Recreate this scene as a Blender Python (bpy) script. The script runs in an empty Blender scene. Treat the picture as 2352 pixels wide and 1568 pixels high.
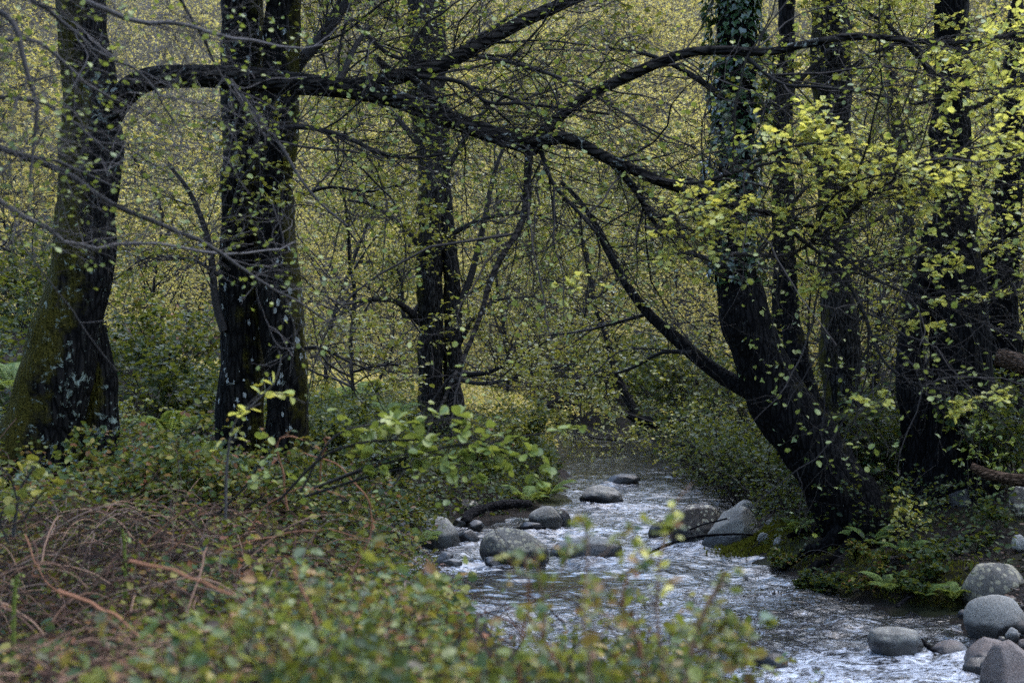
import bpy, bmesh, math
import numpy as np

rng = np.random.default_rng(11)
C = bpy.context.scene.collection
F = 3266.67          # focal length in picture units (the picture measured 2352 wide)
H = 2.5              # eye height above the water


def P(px, py, d):
    """point of the place seen at (px, py) at distance d"""
    return np.array([(px - 1176) / F * d, d, H - (py - 784) / F * d])


def dw(py, z=0.0):
    """distance at which height z is seen at row py"""
    return (H - z) * F / (py - 784)


# ------------------------------------------------------------------ numeric helpers
def U(a, b, n=None):
    return rng.uniform(a, b, n)


def norm(v):
    return v / (np.linalg.norm(v, axis=-1, keepdims=True) + 1e-9)


def sstep(t):
    t = np.clip(t, 0, 1)
    return t * t * (3 - 2 * t)


def _hash(ix, iy, iz, s):
    h = (ix * 374761393 + iy * 668265263 + iz * 2147483647 + s * 974634777) & 0xFFFFFFFF
    h = ((h ^ (h >> 13)) * 1274126177) & 0xFFFFFFFF
    h = ((h ^ (h >> 16)) * 2246822519) & 0xFFFFFFFF
    return ((h ^ (h >> 15)) & 0xFFFFFF) / float(0xFFFFFF)


def vnoise(p, s=0):
    p = np.asarray(p, float)
    i = np.floor(p).astype(np.int64)
    f = p - i
    u = f * f * (3 - 2 * f)
    x, y, z = i[:, 0], i[:, 1], i[:, 2]
    r = 0
    for dx in (0, 1):
        for dy in (0, 1):
            for dz in (0, 1):
                w = (u[:, 0] if dx else 1 - u[:, 0]) * (u[:, 1] if dy else 1 - u[:, 1]) * (u[:, 2] if dz else 1 - u[:, 2])
                r = r + w * _hash(x + dx, y + dy, z + dz, s)
    return r * 2 - 1


def fbm(p, o=3, s=0):
    r, a, q = 0, 1.0, np.asarray(p, float)
    for k in range(o):
        r = r + a * vnoise(q, s + k)
        a *= .5
        q = q * 2.03 + 7.1
    return r


def catmull(pts, K):
    """resample a polyline (with any number of columns) to K smooth points"""
    p = np.asarray(pts, float)
    n = len(p)
    if n == 2:
        t = np.linspace(0, 1, K)[:, None]
        return p[0] * (1 - t) + p[1] * t
    q = np.vstack([2 * p[0] - p[1], p, 2 * p[-1] - p[-2]])
    seg = np.linalg.norm(np.diff(p[:, :3], axis=0), axis=1)
    cum = np.r_[0, np.cumsum(seg)]
    s = np.linspace(0, cum[-1], K)
    i = np.clip(np.searchsorted(cum, s, side='right') - 1, 0, n - 2)
    t = ((s - cum[i]) / (seg[i] + 1e-9))[:, None]
    a, b, c, d = q[i], q[i + 1], q[i + 2], q[i + 3]
    return .5 * (2 * b + (c - a) * t + (2 * a - 5 * b + 4 * c - d) * t ** 2 + (3 * b - a - 3 * c + d) * t ** 3)


# ------------------------------------------------------------------ mesh builder
class MB:
    def __init__(self):
        self.v, self.f, self.n = [], [], 0

    def add(self, v, faces, mat=0):
        """faces: list of int arrays (M, k)"""
        for fa in faces:
            self.f.append((np.asarray(fa, np.int64) + self.n, mat))
        self.v.append(np.asarray(v, float))
        self.n += len(v)
        return self

    def build(self, name, mats, parent=None, smooth=True, origin=None):
        me = bpy.data.meshes.new(name)
        v = np.vstack(self.v)
        if origin is not None:
            v = v - origin
        me.vertices.add(len(v))
        me.vertices.foreach_set('co', v.astype(np.float32).ravel())
        li = np.concatenate([f.ravel() for f, m in self.f])
        tot = np.concatenate([np.full(len(f), f.shape[1]) for f, m in self.f])
        mi = np.concatenate([np.full(len(f), m) for f, m in self.f])
        me.loops.add(len(li))
        me.loops.foreach_set('vertex_index', li.astype(np.int32))
        me.polygons.add(len(tot))
        me.polygons.foreach_set('loop_start', np.r_[0, np.cumsum(tot)[:-1]].astype(np.int32))
        me.polygons.foreach_set('material_index', mi.astype(np.int32))
        me.polygons.foreach_set('use_smooth', np.full(len(tot), smooth))
        for m in (mats if isinstance(mats, (list, tuple)) else [mats]):
            me.materials.append(m)
        me.update(calc_edges=True)
        o = bpy.data.objects.new(name, me)
        C.objects.link(o)
        if parent is not None:
            o.parent = parent
        if origin is not None and parent is None:
            o.location = origin
        return o


def tag(o, label=None, cat=None, group=None, kind=None):
    for k, x in (('label', label), ('category', cat), ('group', group), ('kind', kind)):
        if x:
            o[k] = x
    return o


def thing(name, loc, label, cat, group=None):
    o = bpy.data.objects.new(name, None)
    o.empty_display_size = .1
    C.objects.link(o)
    o.location = loc
    return tag(o, label, cat, group)


def tubes(mb, pts, rad, sides=5, mat=0, cap=False, warp=None):
    """pts (N,K,3), rad (N,K): N tapered tubes"""
    N, K = pts.shape[:2]
    tn = np.empty_like(pts)
    tn[:, 1:-1] = pts[:, 2:] - pts[:, :-2]
    tn[:, 0] = pts[:, 1] - pts[:, 0]
    tn[:, -1] = pts[:, -1] - pts[:, -2]
    tn = norm(tn)
    ref = np.where(np.abs(tn[:, 0, 2:3]) > .8, np.array([[0., 1., 0.]]), np.array([[0., 0., 1.]]))
    n = norm(np.cross(tn[:, 0], ref))
    ns = np.empty_like(pts)
    for k in range(K):
        n = norm(n - (n * tn[:, k]).sum(1, keepdims=True) * tn[:, k])
        ns[:, k] = n
    bs = np.cross(tn, ns)
    a = np.arange(sides) * 2 * math.pi / sides
    off = ns[:, :, None] * np.cos(a)[None, None, :, None] + bs[:, :, None] * np.sin(a)[None, None, :, None]
    v = pts[:, :, None] + off * rad[:, :, None, None]
    if warp is not None:
        v = warp(v.reshape(-1, 3), off.reshape(-1, 3)).reshape(v.shape)
    base = (np.arange(N)[:, None, None] * K + np.arange(K - 1)[None, :, None]) * sides
    j = np.arange(sides)[None, None]
    j2 = (j + 1) % sides
    q = np.stack([base + j, base + j2, base + sides + j2, base + sides + j], -1).reshape(-1, 4)
    faces = [q]
    if cap:
        e = (np.arange(N) * K)[:, None] * sides + np.arange(sides)[::-1]
        e2 = (np.arange(N) * K + K - 1)[:, None] * sides + np.arange(sides)
        faces += [e, e2]
    mb.add(v.reshape(-1, 3), faces, mat)


LEAF = {   # outline templates: x across, y along, z lift; faces
    'round': (np.array([(0, 0, 0), (.27, .2, .06), (.43, .52, .1), (.33, .86, .05), (0, .97, -.08), (-.33, .86, .05), (-.43, .52, .1), (-.27, .2, .06)]),
              [np.array([[0, 1, 2, 3, 4]]), np.array([[0, 4, 5, 6, 7]])]),
    'oval': (np.array([(0, 0, 0), (.28, .28, .07), (.3, .68, .05), (0, 1, -.1), (-.3, .68, .05), (-.28, .28, .07)]),
             [np.array([[0, 1, 2, 3]]), np.array([[0, 3, 4, 5]])]),
    'small': (np.array([(0, 0, 0), (.36, .52, .05), (0, 1, 0), (-.36, .52, .05)]), [np.array([[0, 1, 2, 3]])]),
    'ivy': (np.array([(0, 0, 0), (.38, -.08, .02), (.5, .3, .06), (.25, .5, .05), (0, 1, -.1), (-.25, .5, .05), (-.5, .3, .06), (-.38, -.08, .02)]),
            [np.array([[0, 1, 2, 3, 4]]), np.array([[0, 4, 5, 6, 7]])]),
    'pinna': (np.array([(0, 0, 0), (.13, .12, .0), (.1, .6, -.02), (0, 1, -.1), (-.1, .6, -.02), (-.13, .12, .0)]),
              [np.array([[0, 1, 2, 3]]), np.array([[0, 3, 4, 5]])]),
}


def leaves(mb, pos, axis, nrm, size, kind='round', mat=0):
    n = len(pos)
    if n == 0:
        return
    t, fs = LEAF[kind]
    y = norm(axis)
    x = norm(np.cross(y, nrm))
    z = np.cross(x, y)
    s = np.asarray(size)[:, None, None] * np.ones((n, 1, 1))
    v = pos[:, None] + s * (x[:, None] * t[None, :, 0:1] + y[:, None] * t[None, :, 1:2] + z[:, None] * t[None, :, 2:3])
    b = (np.arange(n) * len(t))[:, None, None]
    mb.add(v.reshape(-1, 3), [(f[None] + b).reshape(-1, f.shape[1]) for f in fs], mat)


def grow(start, d0, L, K, wig=.15, grav=0.0):
    N = len(start)
    pts = np.empty((N, K, 3))
    pts[:, 0] = start
    d = norm(d0)
    step = (np.asarray(L) / (K - 1))[:, None]
    for k in range(1, K):
        d = norm(d + wig * rng.normal(size=(N, 3)) + np.array([0, 0, grav]))
        pts[:, k] = pts[:, k - 1] + d * step
    return pts


def at(pts, t, rows):
    """position and tangent at fraction t of polylines pts[rows]"""
    K = pts.shape[1]
    s = np.clip(t, 0, .9999) * (K - 1)
    i = s.astype(int)
    fr = (s - i)[:, None]
    a, b = pts[rows, i], pts[rows, i + 1]
    return a * (1 - fr) + b * fr, norm(b - a), i, fr[:, 0]


def sprout(pts, rad, n, L, t=(.15, 1), ang=(.6, 1.1), flat=.4, K=6, wig=.18, grav=0.0, rk=.012, rmin=.0025, taper=.5, lift=0.0):
    """n children on each parent polyline"""
    N = len(pts)
    rows = np.repeat(np.arange(N), n)
    tt = U(t[0], t[1], len(rows))
    pos, tan, i, fr = at(pts, tt, rows)
    r = rad[rows, i] * (1 - fr) + rad[rows, i + 1] * fr
    v = rng.normal(size=(len(rows), 3))
    v = v - (v * tan).sum(1, keepdims=True) * tan
    v[:, 2] = v[:, 2] * flat + lift
    v = norm(v)
    a = U(ang[0], ang[1], len(rows))[:, None]
    d = norm(np.cos(a) * tan + np.sin(a) * v)
    ln = U(L[0], L[1], len(rows)) * (1 - taper * tt)
    c = grow(pos, d, ln, K, wig, grav)
    r0 = np.maximum(np.minimum(r * .7, ln * rk), rmin)
    cr = r0[:, None] * np.linspace(1, .3, K)[None] 
    return c, np.maximum(cr, rmin * .7)


def leafy(mb, pts, n, size, kind, mat, t=(.15, 1), tilt=.35, droop=-.1, up=1.0):
    rows = np.repeat(np.arange(len(pts)), n)
    tt = U(t[0], t[1], len(rows)) ** .8
    pos, tan, i, fr = at(pts, tt, rows)
    ax = tan * .5 + rng.normal(size=tan.shape) * np.array([.8, .8, .3]) + np.array([0, 0, droop])
    nr = np.array([0, 0, up]) + rng.normal(size=tan.shape) * tilt
    leaves(mb, pos, ax, nr, U(size[0], size[1], len(rows)), kind, mat)


def arcs(mb, pos, L, K=10, rad=(.002, .005), up=(.2, 1.2), grav=-.18, wig=.12, sides=4, mat=0):
    n = len(pos)
    a = U(0, 6.28, n)
    d = np.stack([np.cos(a), np.sin(a), U(up[0], up[1], n)], -1)
    p = grow(pos, d, U(L[0], L[1], n), K, wig, grav)
    r = U(rad[0], rad[1], n)[:, None] * np.linspace(1, .5, K)[None]
    tubes(mb, p, r, sides, mat)
    return p


# ------------------------------------------------------------------ materials
def nt(name):
    m = bpy.data.materials.new(name)
    m.use_nodes = True
    t = m.node_tree
    t.nodes.clear()
    return m, t


def N(t, typ, ins=None, **props):
    n = t.nodes.new(typ)
    for k, v in props.items():
        setattr(n, k, v)
    for k, v in (ins or {}).items():
        s = n.inputs[k]
        if hasattr(v, 'is_linked') or isinstance(v, bpy.types.NodeSocket):
            t.links.new(v, s)
        else:
            s.default_value = v
    return n


def ramp(t, fac, stops, interp='LINEAR'):
    r = t.nodes.new('ShaderNodeValToRGB')
    r.color_ramp.interpolation = interp
    e = r.color_ramp.elements
    while len(e) < len(stops):
        e.new(.5)
    for k, (p, c) in enumerate(stops):
        e[k].position = p
        e[k].color = (*c, 1) if len(c) == 3 else c
    t.links.new(fac, r.inputs[0])
    return r.outputs[0]


def mixc(t, fac, a, b):
    n = t.nodes.new('ShaderNodeMix')
    n.data_type = 'RGBA'
    for s, v in ((n.inputs[0], fac), (n.inputs[6], a), (n.inputs[7], b)):
        if isinstance(v, bpy.types.NodeSocket):
            t.links.new(v, s)
        else:
            s.default_value = v if not isinstance(v, tuple) else ((*v, 1) if len(v) == 3 else v)
    return n.outputs[2]


def math_(t, op, a, b=0.0, c=0.0, clamp=False):
    n = t.nodes.new('ShaderNodeMath')
    n.operation = op
    n.use_clamp = clamp
    for s, v in zip(n.inputs, (a, b, c)):
        if isinstance(v, bpy.types.NodeSocket):
            t.links.new(v, s)
        else:
            s.default_value = v
    return n.outputs[0]


def out(t, sh, disp=None):
    o = t.nodes.new('ShaderNodeOutputMaterial')
    t.links.new(sh, o.inputs[0])


def leaf_mat(name, cols, rough=.42, trans=.3, spec=.45, tcol=(.35, .38, .04)):
    m, t = nt(name)
    g = N(t, 'ShaderNodeNewGeometry')
    k = len(cols)
    col = ramp(t, g.outputs['Random Per Island'], [(i / max(1, k - 1), c) for i, c in enumerate(cols)])
    b = N(t, 'ShaderNodeBsdfPrincipled', {'Base Color': col, 'Roughness': rough, 'Specular IOR Level': spec})
    tc = mixc(t, .55, col, tcol)
    tr = N(t, 'ShaderNodeBsdfTranslucent', {'Color': tc})
    mx = N(t, 'ShaderNodeMixShader', {0: trans, 1: b.outputs[0], 2: tr.outputs[0]})
    out(t, mx.outputs[0])
    return m


def bark_mat(name, dark, light, lichen=.0, moss=.0, moss_dir=(-1, 0, 0), scale=1.0, lcol=(.1, .115, .105), white=.0, rust=0.0, grain=(1, 1, .22)):
    m, t = nt(name)
    tc = N(t, 'ShaderNodeTexCoord').outputs['Object']
    mp = N(t, 'ShaderNodeMapping', {'Vector': tc, 'Scale': grain}).outputs[0]
    n1 = N(t, 'ShaderNodeTexNoise', {'Vector': mp, 'Scale': 26 * scale, 'Detail': 8, 'Roughness': .65})
    n2 = N(t, 'ShaderNodeTexVoronoi', {'Vector': mp, 'Scale': 20 * scale}, feature='DISTANCE_TO_EDGE')
    crack = math_(t, 'MULTIPLY', n2.outputs['Distance'], 4.0, clamp=True)
    h = math_(t, 'MULTIPLY_ADD', n1.outputs[0], .6, crack)
    col = ramp(t, math_(t, 'MULTIPLY', h, .65), [(.2, dark), (.85, light)])
    big = N(t, 'ShaderNodeTexNoise', {'Vector': tc, 'Scale': 2.2, 'Detail': 4})
    geo = N(t, 'ShaderNodeNewGeometry')
    if rust:
        n = N(t, 'ShaderNodeTexNoise', {'Vector': tc, 'Scale': 1.3, 'Detail': 5})
        col = mixc(t, ramp(t, n.outputs[0], [(.6 - rust, (0, 0, 0)), (.78 - rust, (1, 1, 1))]), col, (.09, .04, .012))
    if moss:
        dv = N(t, 'ShaderNodeVectorMath', {0: geo.outputs['Normal'], 1: moss_dir}, operation='DOT_PRODUCT').outputs['Value']
        mn = N(t, 'ShaderNodeTexNoise', {'Vector': tc, 'Scale': 3.2, 'Detail': 7, 'Roughness': .7})
        f = math_(t, 'MULTIPLY_ADD', dv, .28, mn.outputs[0])
        f = ramp(t, f, [(.72 - moss * .3, (0, 0, 0)), (.86 - moss * .3, (1, 1, 1))])
        fn = N(t, 'ShaderNodeTexNoise', {'Vector': tc, 'Scale': 70, 'Detail': 5})
        mc = ramp(t, fn.outputs[0], [(.3, (.008, .009, .002)), (.55, (.038, .035, .007)), (.75, (.085, .07, .013))])
        col = mixc(t, f, col, mc)
        h = math_(t, 'MULTIPLY_ADD', math_(t, 'MULTIPLY', f, fn.outputs[0]), 1.3, h)
    if lichen:
        ln = N(t, 'ShaderNodeTexNoise', {'Vector': tc, 'Scale': 13, 'Detail': 7, 'Roughness': .75, 'Distortion': .6})
        lv = N(t, 'ShaderNodeTexNoise', {'Vector': tc, 'Scale': 1.7, 'Detail': 2})
        f = math_(t, 'MULTIPLY_ADD', lv.outputs[0], .35, ln.outputs[0])
        th = .86 - lichen * .2
        f = ramp(t, f, [(th, (0, 0, 0)), (th + .035, (1, 1, 1))])
        col = mixc(t, f, col, lcol)
    if white:
        wv = N(t, 'ShaderNodeTexVoronoi', {'Vector': N(t, 'ShaderNodeMapping', {'Vector': tc, 'Scale': (1, 1, .6)}).outputs[0], 'Scale': 11, 'Randomness': 1})
        wn = N(t, 'ShaderNodeTexNoise', {'Vector': tc, 'Scale': 45, 'Detail': 4})
        wm = N(t, 'ShaderNodeTexNoise', {'Vector': tc, 'Scale': 2.1, 'Detail': 2})
        dd = math_(t, 'MULTIPLY_ADD', wn.outputs[0], .5, wv.outputs['Distance'])
        lim = math_(t, 'MULTIPLY_ADD', wm.outputs[0], .45, .17 + white * .16)
        f = math_(t, 'LESS_THAN', dd, lim)
        col = mixc(t, math_(t, 'MULTIPLY', f, .85), col, (.26, .28, .27))
    bp = N(t, 'ShaderNodeBump', {'Height': h, 'Strength': .9, 'Distance': .02})
    b = N(t, 'ShaderNodeBsdfPrincipled', {'Base Color': col, 'Roughness': .8, 'Specular IOR Level': .03, 'Normal': bp.outputs[0]})
    out(t, b.outputs[0])
    return m


def rock_mat(name, base, alt, lichen=0.0, lcol=(.34, .32, .24), wet=.1, rust=0.0, moss=0.0):
    m, t = nt(name)
    ob = N(t, 'ShaderNodeTexCoord').outputs['Object']
    geo = N(t, 'ShaderNodeNewGeometry')
    n1 = N(t, 'ShaderNodeTexNoise', {'Vector': ob, 'Scale': 3.5, 'Detail': 6, 'Roughness': .6})
    n2 = N(t, 'ShaderNodeTexNoise', {'Vector': ob, 'Scale': 90, 'Detail': 4})
    col = ramp(t, n1.outputs[0], [(.33, base), (.68, alt)])
    sp = ramp(t, n2.outputs[0], [(.35, (.45, .45, .45)), (.65, (1.35, 1.35, 1.33))])
    mul = t.nodes.new('ShaderNodeMix')
    mul.data_type = 'RGBA'
    mul.blend_type = 'MULTIPLY'
    mul.inputs[0].default_value = .8
    t.links.new(col, mul.inputs[6])
    t.links.new(sp, mul.inputs[7])
    col = mul.outputs[2]
    if rust:
        rn = N(t, 'ShaderNodeTexNoise', {'Vector': ob, 'Scale': 2.6, 'Detail': 5, 'Distortion': .5})
        col = mixc(t, ramp(t, rn.outputs[0], [(.66 - rust * .25, (0, 0, 0)), (.8 - rust * .25, (.8, .8, .8))]), col, (.2, .085, .04))
    if lichen:
        ln = N(t, 'ShaderNodeTexVoronoi', {'Vector': ob, 'Scale': 16, 'Randomness': 1})
        ln2 = N(t, 'ShaderNodeTexNoise', {'Vector': ob, 'Scale': 28, 'Detail': 6, 'Roughness': .7})
        lm = N(t, 'ShaderNodeTexNoise', {'Vector': ob, 'Scale': 2.4, 'Detail': 3})
        f = math_(t, 'MULTIPLY_ADD', ln2.outputs[0], .7, ln.outputs['Distance'])
        f = math_(t, 'MULTIPLY_ADD', lm.outputs[0], -.9, f)
        f = ramp(t, f, [(.12 + lichen * .28, (1, 1, 1)), (.2 + lichen * .28, (0, 0, 0))])
        col = mixc(t, f, col, lcol)
    z = N(t, 'ShaderNodeSeparateXYZ', {0: geo.outputs['Position']}).outputs[2]
    if moss:
        nz = N(t, 'ShaderNodeSeparateXYZ', {0: geo.outputs['Normal']}).outputs[2]
        mn = N(t, 'ShaderNodeTexNoise', {'Vector': ob, 'Scale': 5, 'Detail': 6})
        f = ramp(t, math_(t, 'MULTIPLY_ADD', nz, .2, mn.outputs[0]), [(.85 - moss * .3, (0, 0, 0)), (.95 - moss * .3, (1, 1, 1))])
        col = mixc(t, f, col, (.06, .06, .012))
    wn = N(t, 'ShaderNodeTexNoise', {'Vector': ob, 'Scale': 4, 'Detail': 3})
    wl = math_(t, 'MULTIPLY_ADD', wn.outputs[0], .16, wet - .06)
    wf = math_(t, 'SUBTRACT', 1.0, math_(t, 'DIVIDE', math_(t, 'SUBTRACT', z, wl), .05, clamp=True), clamp=True)
    col = mixc(t, math_(t, 'MULTIPLY', wf, .86), col, (.008, .008, .009))
    rgh = math_(t, 'MULTIPLY_ADD', wf, -.5, .78)
    hh = math_(t, 'MULTIPLY_ADD', n2.outputs[0], .3, n1.outputs[0])
    bp = N(t, 'ShaderNodeBump', {'Height': hh, 'Strength': .55, 'Distance': .03})
    b = N(t, 'ShaderNodeBsdfPrincipled', {'Base Color': col, 'Roughness': rgh, 'Specular IOR Level': .4, 'Normal': bp.outputs[0]})
    out(t, b.outputs[0])
    return m


def plain_mat(name, cols, rough=.8, scale=30, bump=.3, spec=.3):
    m, t = nt(name)
    ob = N(t, 'ShaderNodeTexCoord').outputs['Object']
    n1 = N(t, 'ShaderNodeTexNoise', {'Vector': ob, 'Scale': scale, 'Detail': 6, 'Roughness': .65})
    k = len(cols)
    col = ramp(t, n1.outputs[0], [(.25 + .5 * i / max(1, k - 1), c) for i, c in enumerate(cols)])
    bp = N(t, 'ShaderNodeBump', {'Height': n1.outputs[0], 'Strength': bump, 'Distance': .02})
    b = N(t, 'ShaderNodeBsdfPrincipled', {'Base Color': col, 'Roughness': rough, 'Specular IOR Level': spec, 'Normal': bp.outputs[0]})
    out(t, b.outputs[0])
    return m


def stem_mat(name, cols, rough=.75):
    m, t = nt(name)
    g = N(t, 'ShaderNodeNewGeometry')
    k = len(cols)
    col = ramp(t, g.outputs['Random Per Island'], [(i / max(1, k - 1), c) for i, c in enumerate(cols)])
    ob = N(t, 'ShaderNodeTexCoord').outputs['Object']
    n1 = N(t, 'ShaderNodeTexNoise', {'Vector': ob, 'Scale': 40, 'Detail': 3})
    col = mixc(t, math_(t, 'MULTIPLY', n1.outputs[0], .5), col, cols[0])
    b = N(t, 'ShaderNodeBsdfPrincipled', {'Base Color': col, 'Roughness': rough, 'Specular IOR Level': .15})
    out(t, b.outputs[0])
    return m


BARK_D, BARK_L = (.002, .0021, .0024), (.0105, .0102, .01)
M = {}
M['bark_moss'] = bark_mat('mossy_bark', BARK_D, BARK_L, lichen=.42, moss=.75, moss_dir=(-.9, -.3, .1), lcol=(.13, .16, .14))
M['bark_white'] = bark_mat('lichen_spotted_bark', BARK_D, BARK_L, lichen=.2, moss=.3, moss_dir=(1, .1, 0), white=.07)
M['bark_limb'] = bark_mat('limb_bark', BARK_D, (.02, .0185, .017), lichen=.36, moss=0, lcol=(.15, .17, .155), grain=(.25, 1, 1))
M['bark_rough'] = bark_mat('rough_bark', BARK_D, (.026, .025, .024), lichen=.12, moss=.1, scale=1.2)
M['bark_dark'] = bark_mat('dark_bark', (.0018, .0018, .0022), (.007, .007, .0075), lichen=.06, moss=.16, moss_dir=(.3, 0, .6))
M['twig_dark'] = stem_mat('dark_twig_bark', [(.006, .006, .006), (.014, .012, .012), (.04, .036, .034)])
M['twig_grey'] = stem_mat('grey_twig_bark', [(.015, .014, .014), (.05, .047, .047), (.13, .12, .12)])
M['twig_far'] = stem_mat('far_twig_bark', [(.02, .018, .018), (.07, .063, .063), (.17, .155, .155)])
M['leaf_far'] = leaf_mat('far_spring_leaf', [(.13, .14, .05), (.4, .33, .08), (.56, .44, .1), (.23, .21, .08), (.56, .4, .07)], tcol=(.62, .54, .11), trans=.42, rough=.5)
M['leaf_mid'] = leaf_mat('young_leaf', [(.05, .08, .022), (.14, .15, .03), (.28, .24, .035), (.1, .13, .035), (.23, .22, .04)], tcol=(.42, .4, .04))
M['leaf_near'] = leaf_mat('alder_leaf', [(.07, .11, .03), (.14, .18, .035), (.2, .22, .045), (.1, .15, .045)], tcol=(.34, .4, .05))
M['leaf_yellow'] = leaf_mat('fresh_yellow_leaf', [(.17, .23, .07), (.34, .36, .1), (.55, .52, .14), (.26, .33, .1), (.56, .48, .07)], tcol=(.8, .74, .12), trans=.5)
M['leaf_bramble'] = leaf_mat('bramble_leaf', [(.007, .022, .009), (.02, .045, .014), (.06, .085, .02), (.13, .135, .03), (.01, .038, .016), (.17, .15, .03), (.13, .045, .018), (.008, .02, .01)], trans=.25, spec=.16)
M['leaf_front'] = leaf_mat('front_bramble_leaf', [(.012, .036, .018), (.05, .085, .026), (.15, .17, .04), (.03, .075, .04), (.22, .21, .04), (.17, .065, .027), (.07, .11, .035), (.035, .018, .012)], trans=.3, spec=.3)
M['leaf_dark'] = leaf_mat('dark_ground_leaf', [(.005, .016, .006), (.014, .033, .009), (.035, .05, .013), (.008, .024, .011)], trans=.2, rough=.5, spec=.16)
M['ivy'] = leaf_mat('ivy_leaf', [(.008, .024, .01), (.018, .045, .016), (.03, .06, .02)], rough=.28, trans=.12, spec=.6)
M['fern'] = leaf_mat('fern_green', [(.07, .12, .035), (.14, .19, .05), (.1, .16, .06)], rough=.6, trans=.35, spec=.15)
M['moss'] = leaf_mat('moss_green', [(.03, .035, .006), (.07, .07, .01), (.1, .09, .015)], rough=.8, trans=.2, spec=.1)
M['grass'] = leaf_mat('bank_grass', [(.03, .06, .015), (.07, .1, .02)], rough=.5, trans=.3)
M['cane_red'] = stem_mat('red_bramble_cane', [(.08, .035, .022), (.2, .09, .05), (.3, .17, .1)])
M['straw'] = stem_mat('dry_bracken', [(.02, .011, .008), (.14, .08, .052), (.3, .19, .13), (.05, .024, .017), (.012, .008, .007)])
M['dead'] = stem_mat('dead_stem', [(.008, .006, .005), (.03, .016, .012), (.1, .052, .036), (.012, .009, .008), (.22, .16, .13)])
M['green_stem'] = stem_mat('green_shoot', [(.08, .1, .02), (.12, .15, .03)])
M['log'] = bark_mat('wet_log_bark', (.004, .004, .005), (.022, .021, .022), scale=1.3, grain=(.25, 1, 1))
M['wood'] = bark_mat('broken_wood', (.014, .009, .006), (.09, .06, .042), scale=1.6, grain=(.25, 1, 1))
M['litter'] = leaf_mat('leaf_litter', [(.008, .006, .005), (.025, .015, .011), (.07, .036, .022), (.014, .012, .012)], trans=.05, spec=.15)
R = {
    'grey': rock_mat('grey_granite', (.085, .082, .074), (.225, .215, .19), lichen=.12, lcol=(.2, .195, .16)),
    'lichen': rock_mat('lichened_granite', (.06, .058, .052), (.13, .12, .1), lichen=.75, lcol=(.2, .185, .13), rust=.3),
    'smooth': rock_mat('smooth_granite', (.14, .137, .126), (.23, .224, .205)),
    'pale': rock_mat('pale_stone', (.16, .157, .148), (.25, .245, .23)),
    'brown': rock_mat('brown_stone', (.045, .037, .033), (.11, .098, .085), lichen=.25, rust=.15),
    'red': rock_mat('reddish_stone', (.11, .083, .072), (.17, .15, .14), rust=.5, wet=.05),
    'dark': rock_mat('wet_dark_stone', (.014, .014, .015), (.045, .044, .042), wet=.14, moss=.2),
}


# ------------------------------------------------------------------ the lie of the land
LB = np.array([(30, 3.5), (12, 5.0), (6, 6.0), (2, 7.4), (.7, 8.9), (-.1, 10.3), (-.6, 11.7), (-.85, 13.2), (-1.5, 15.6), (-1.25, 17.4), (-.75, 19.6),
               (.2, 20.6), (.82, 22.6), (1.0, 27.6), (1.1, 33), (.9, 37), (0, 40), (-3, 42.5), (-8, 44), (-30, 45)])
RB = np.array([(30, 7.5), (12, 8.3), (6, 8.8), (4.3, 9.6), (3.85, 10.6), (4.05, 12), (4.1, 13.1), (3.57, 13.5), (3.26, 14.7), (2.97, 15.8), (2.8, 17.6),
               (3.4, 20), (3.75, 21.7), (3.75, 27.6), (3.7, 33), (3.5, 37), (2.9, 41), (0, 45.5), (-8, 48), (-30, 49)])


def pdist(x, y, pl):
    d = np.full(x.shape, 1e9)
    for a, b in zip(pl[:-1], pl[1:]):
        e = b - a
        t = np.clip(((x - a[0]) * e[0] + (y - a[1]) * e[1]) / (e @ e), 0, 1)
        d = np.minimum(d, np.hypot(x - a[0] - t * e[0], y - a[1] - t * e[1]))
    return d


def inside(x, y):
    poly = np.vstack([LB, RB[::-1]])
    r = np.zeros(x.shape, bool)
    for a, b in zip(poly, np.roll(poly, -1, 0)):
        c = ((a[1] > y) != (b[1] > y))
        xx = (b[0] - a[0]) * (y - a[1]) / (b[1] - a[1] + 1e-12) + a[0]
        r ^= c & (x < xx)
    return r


def land(x, y):
    x, y = np.asarray(x, float), np.asarray(y, float)
    dl, dr = pdist(x, y, LB), pdist(x, y, RB)
    ins = inside(x, y)
    sd = np.minimum(dl, dr)
    left = dl <= dr
    p = np.stack([x, y, np.zeros_like(x)], -1).reshape(-1, 3)
    n1 = fbm(p * 1.1, 3, 5).reshape(x.shape)
    n2 = fbm(p * 4.3, 3, 9).reshape(x.shape)
    zl = .62 * sstep(sd / .9) + .38 * sstep((sd - .4) / 2.5)
    zl = zl * (1 - .45 * sstep((y - 17) / 4) * sstep((x + 2.5) / 2.5) * sstep((32 - y) / 4))
    zl = zl + 1.25 * np.exp(-((x + 6.6) / 2.6) ** 2 - ((y - 19.5) / 6) ** 2) + .10 * np.maximum(0, -3 - x) * sstep((y - 9) / 6) * sstep((40 - y) / 6)
    zr = .3 * sstep(sd / .5) + .45 * sstep((sd - .4) / 2.6) + .12 * np.clip(sd - 2.5, 0, 10)
    z = np.where(left, zl, zr)
    z = z + (.05 * n1 + .025 * n2) * sstep(sd / .4)
    hy = y + .16 * np.abs(x) * (x > 4) - .1 * np.minimum(0, x + 4)
    z = z + .56 * 4 * np.log1p(np.exp(np.clip((hy - 50) / 4, -30, 30)))
    z = z + .25 * n1 * sstep((y - 48) / 8)
    return np.where(ins, -.38 * sstep(sd / .7) + .02 * n2, z)


def landp(x, y):
    return float(land(np.array([x]), np.array([y]))[0])


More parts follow.
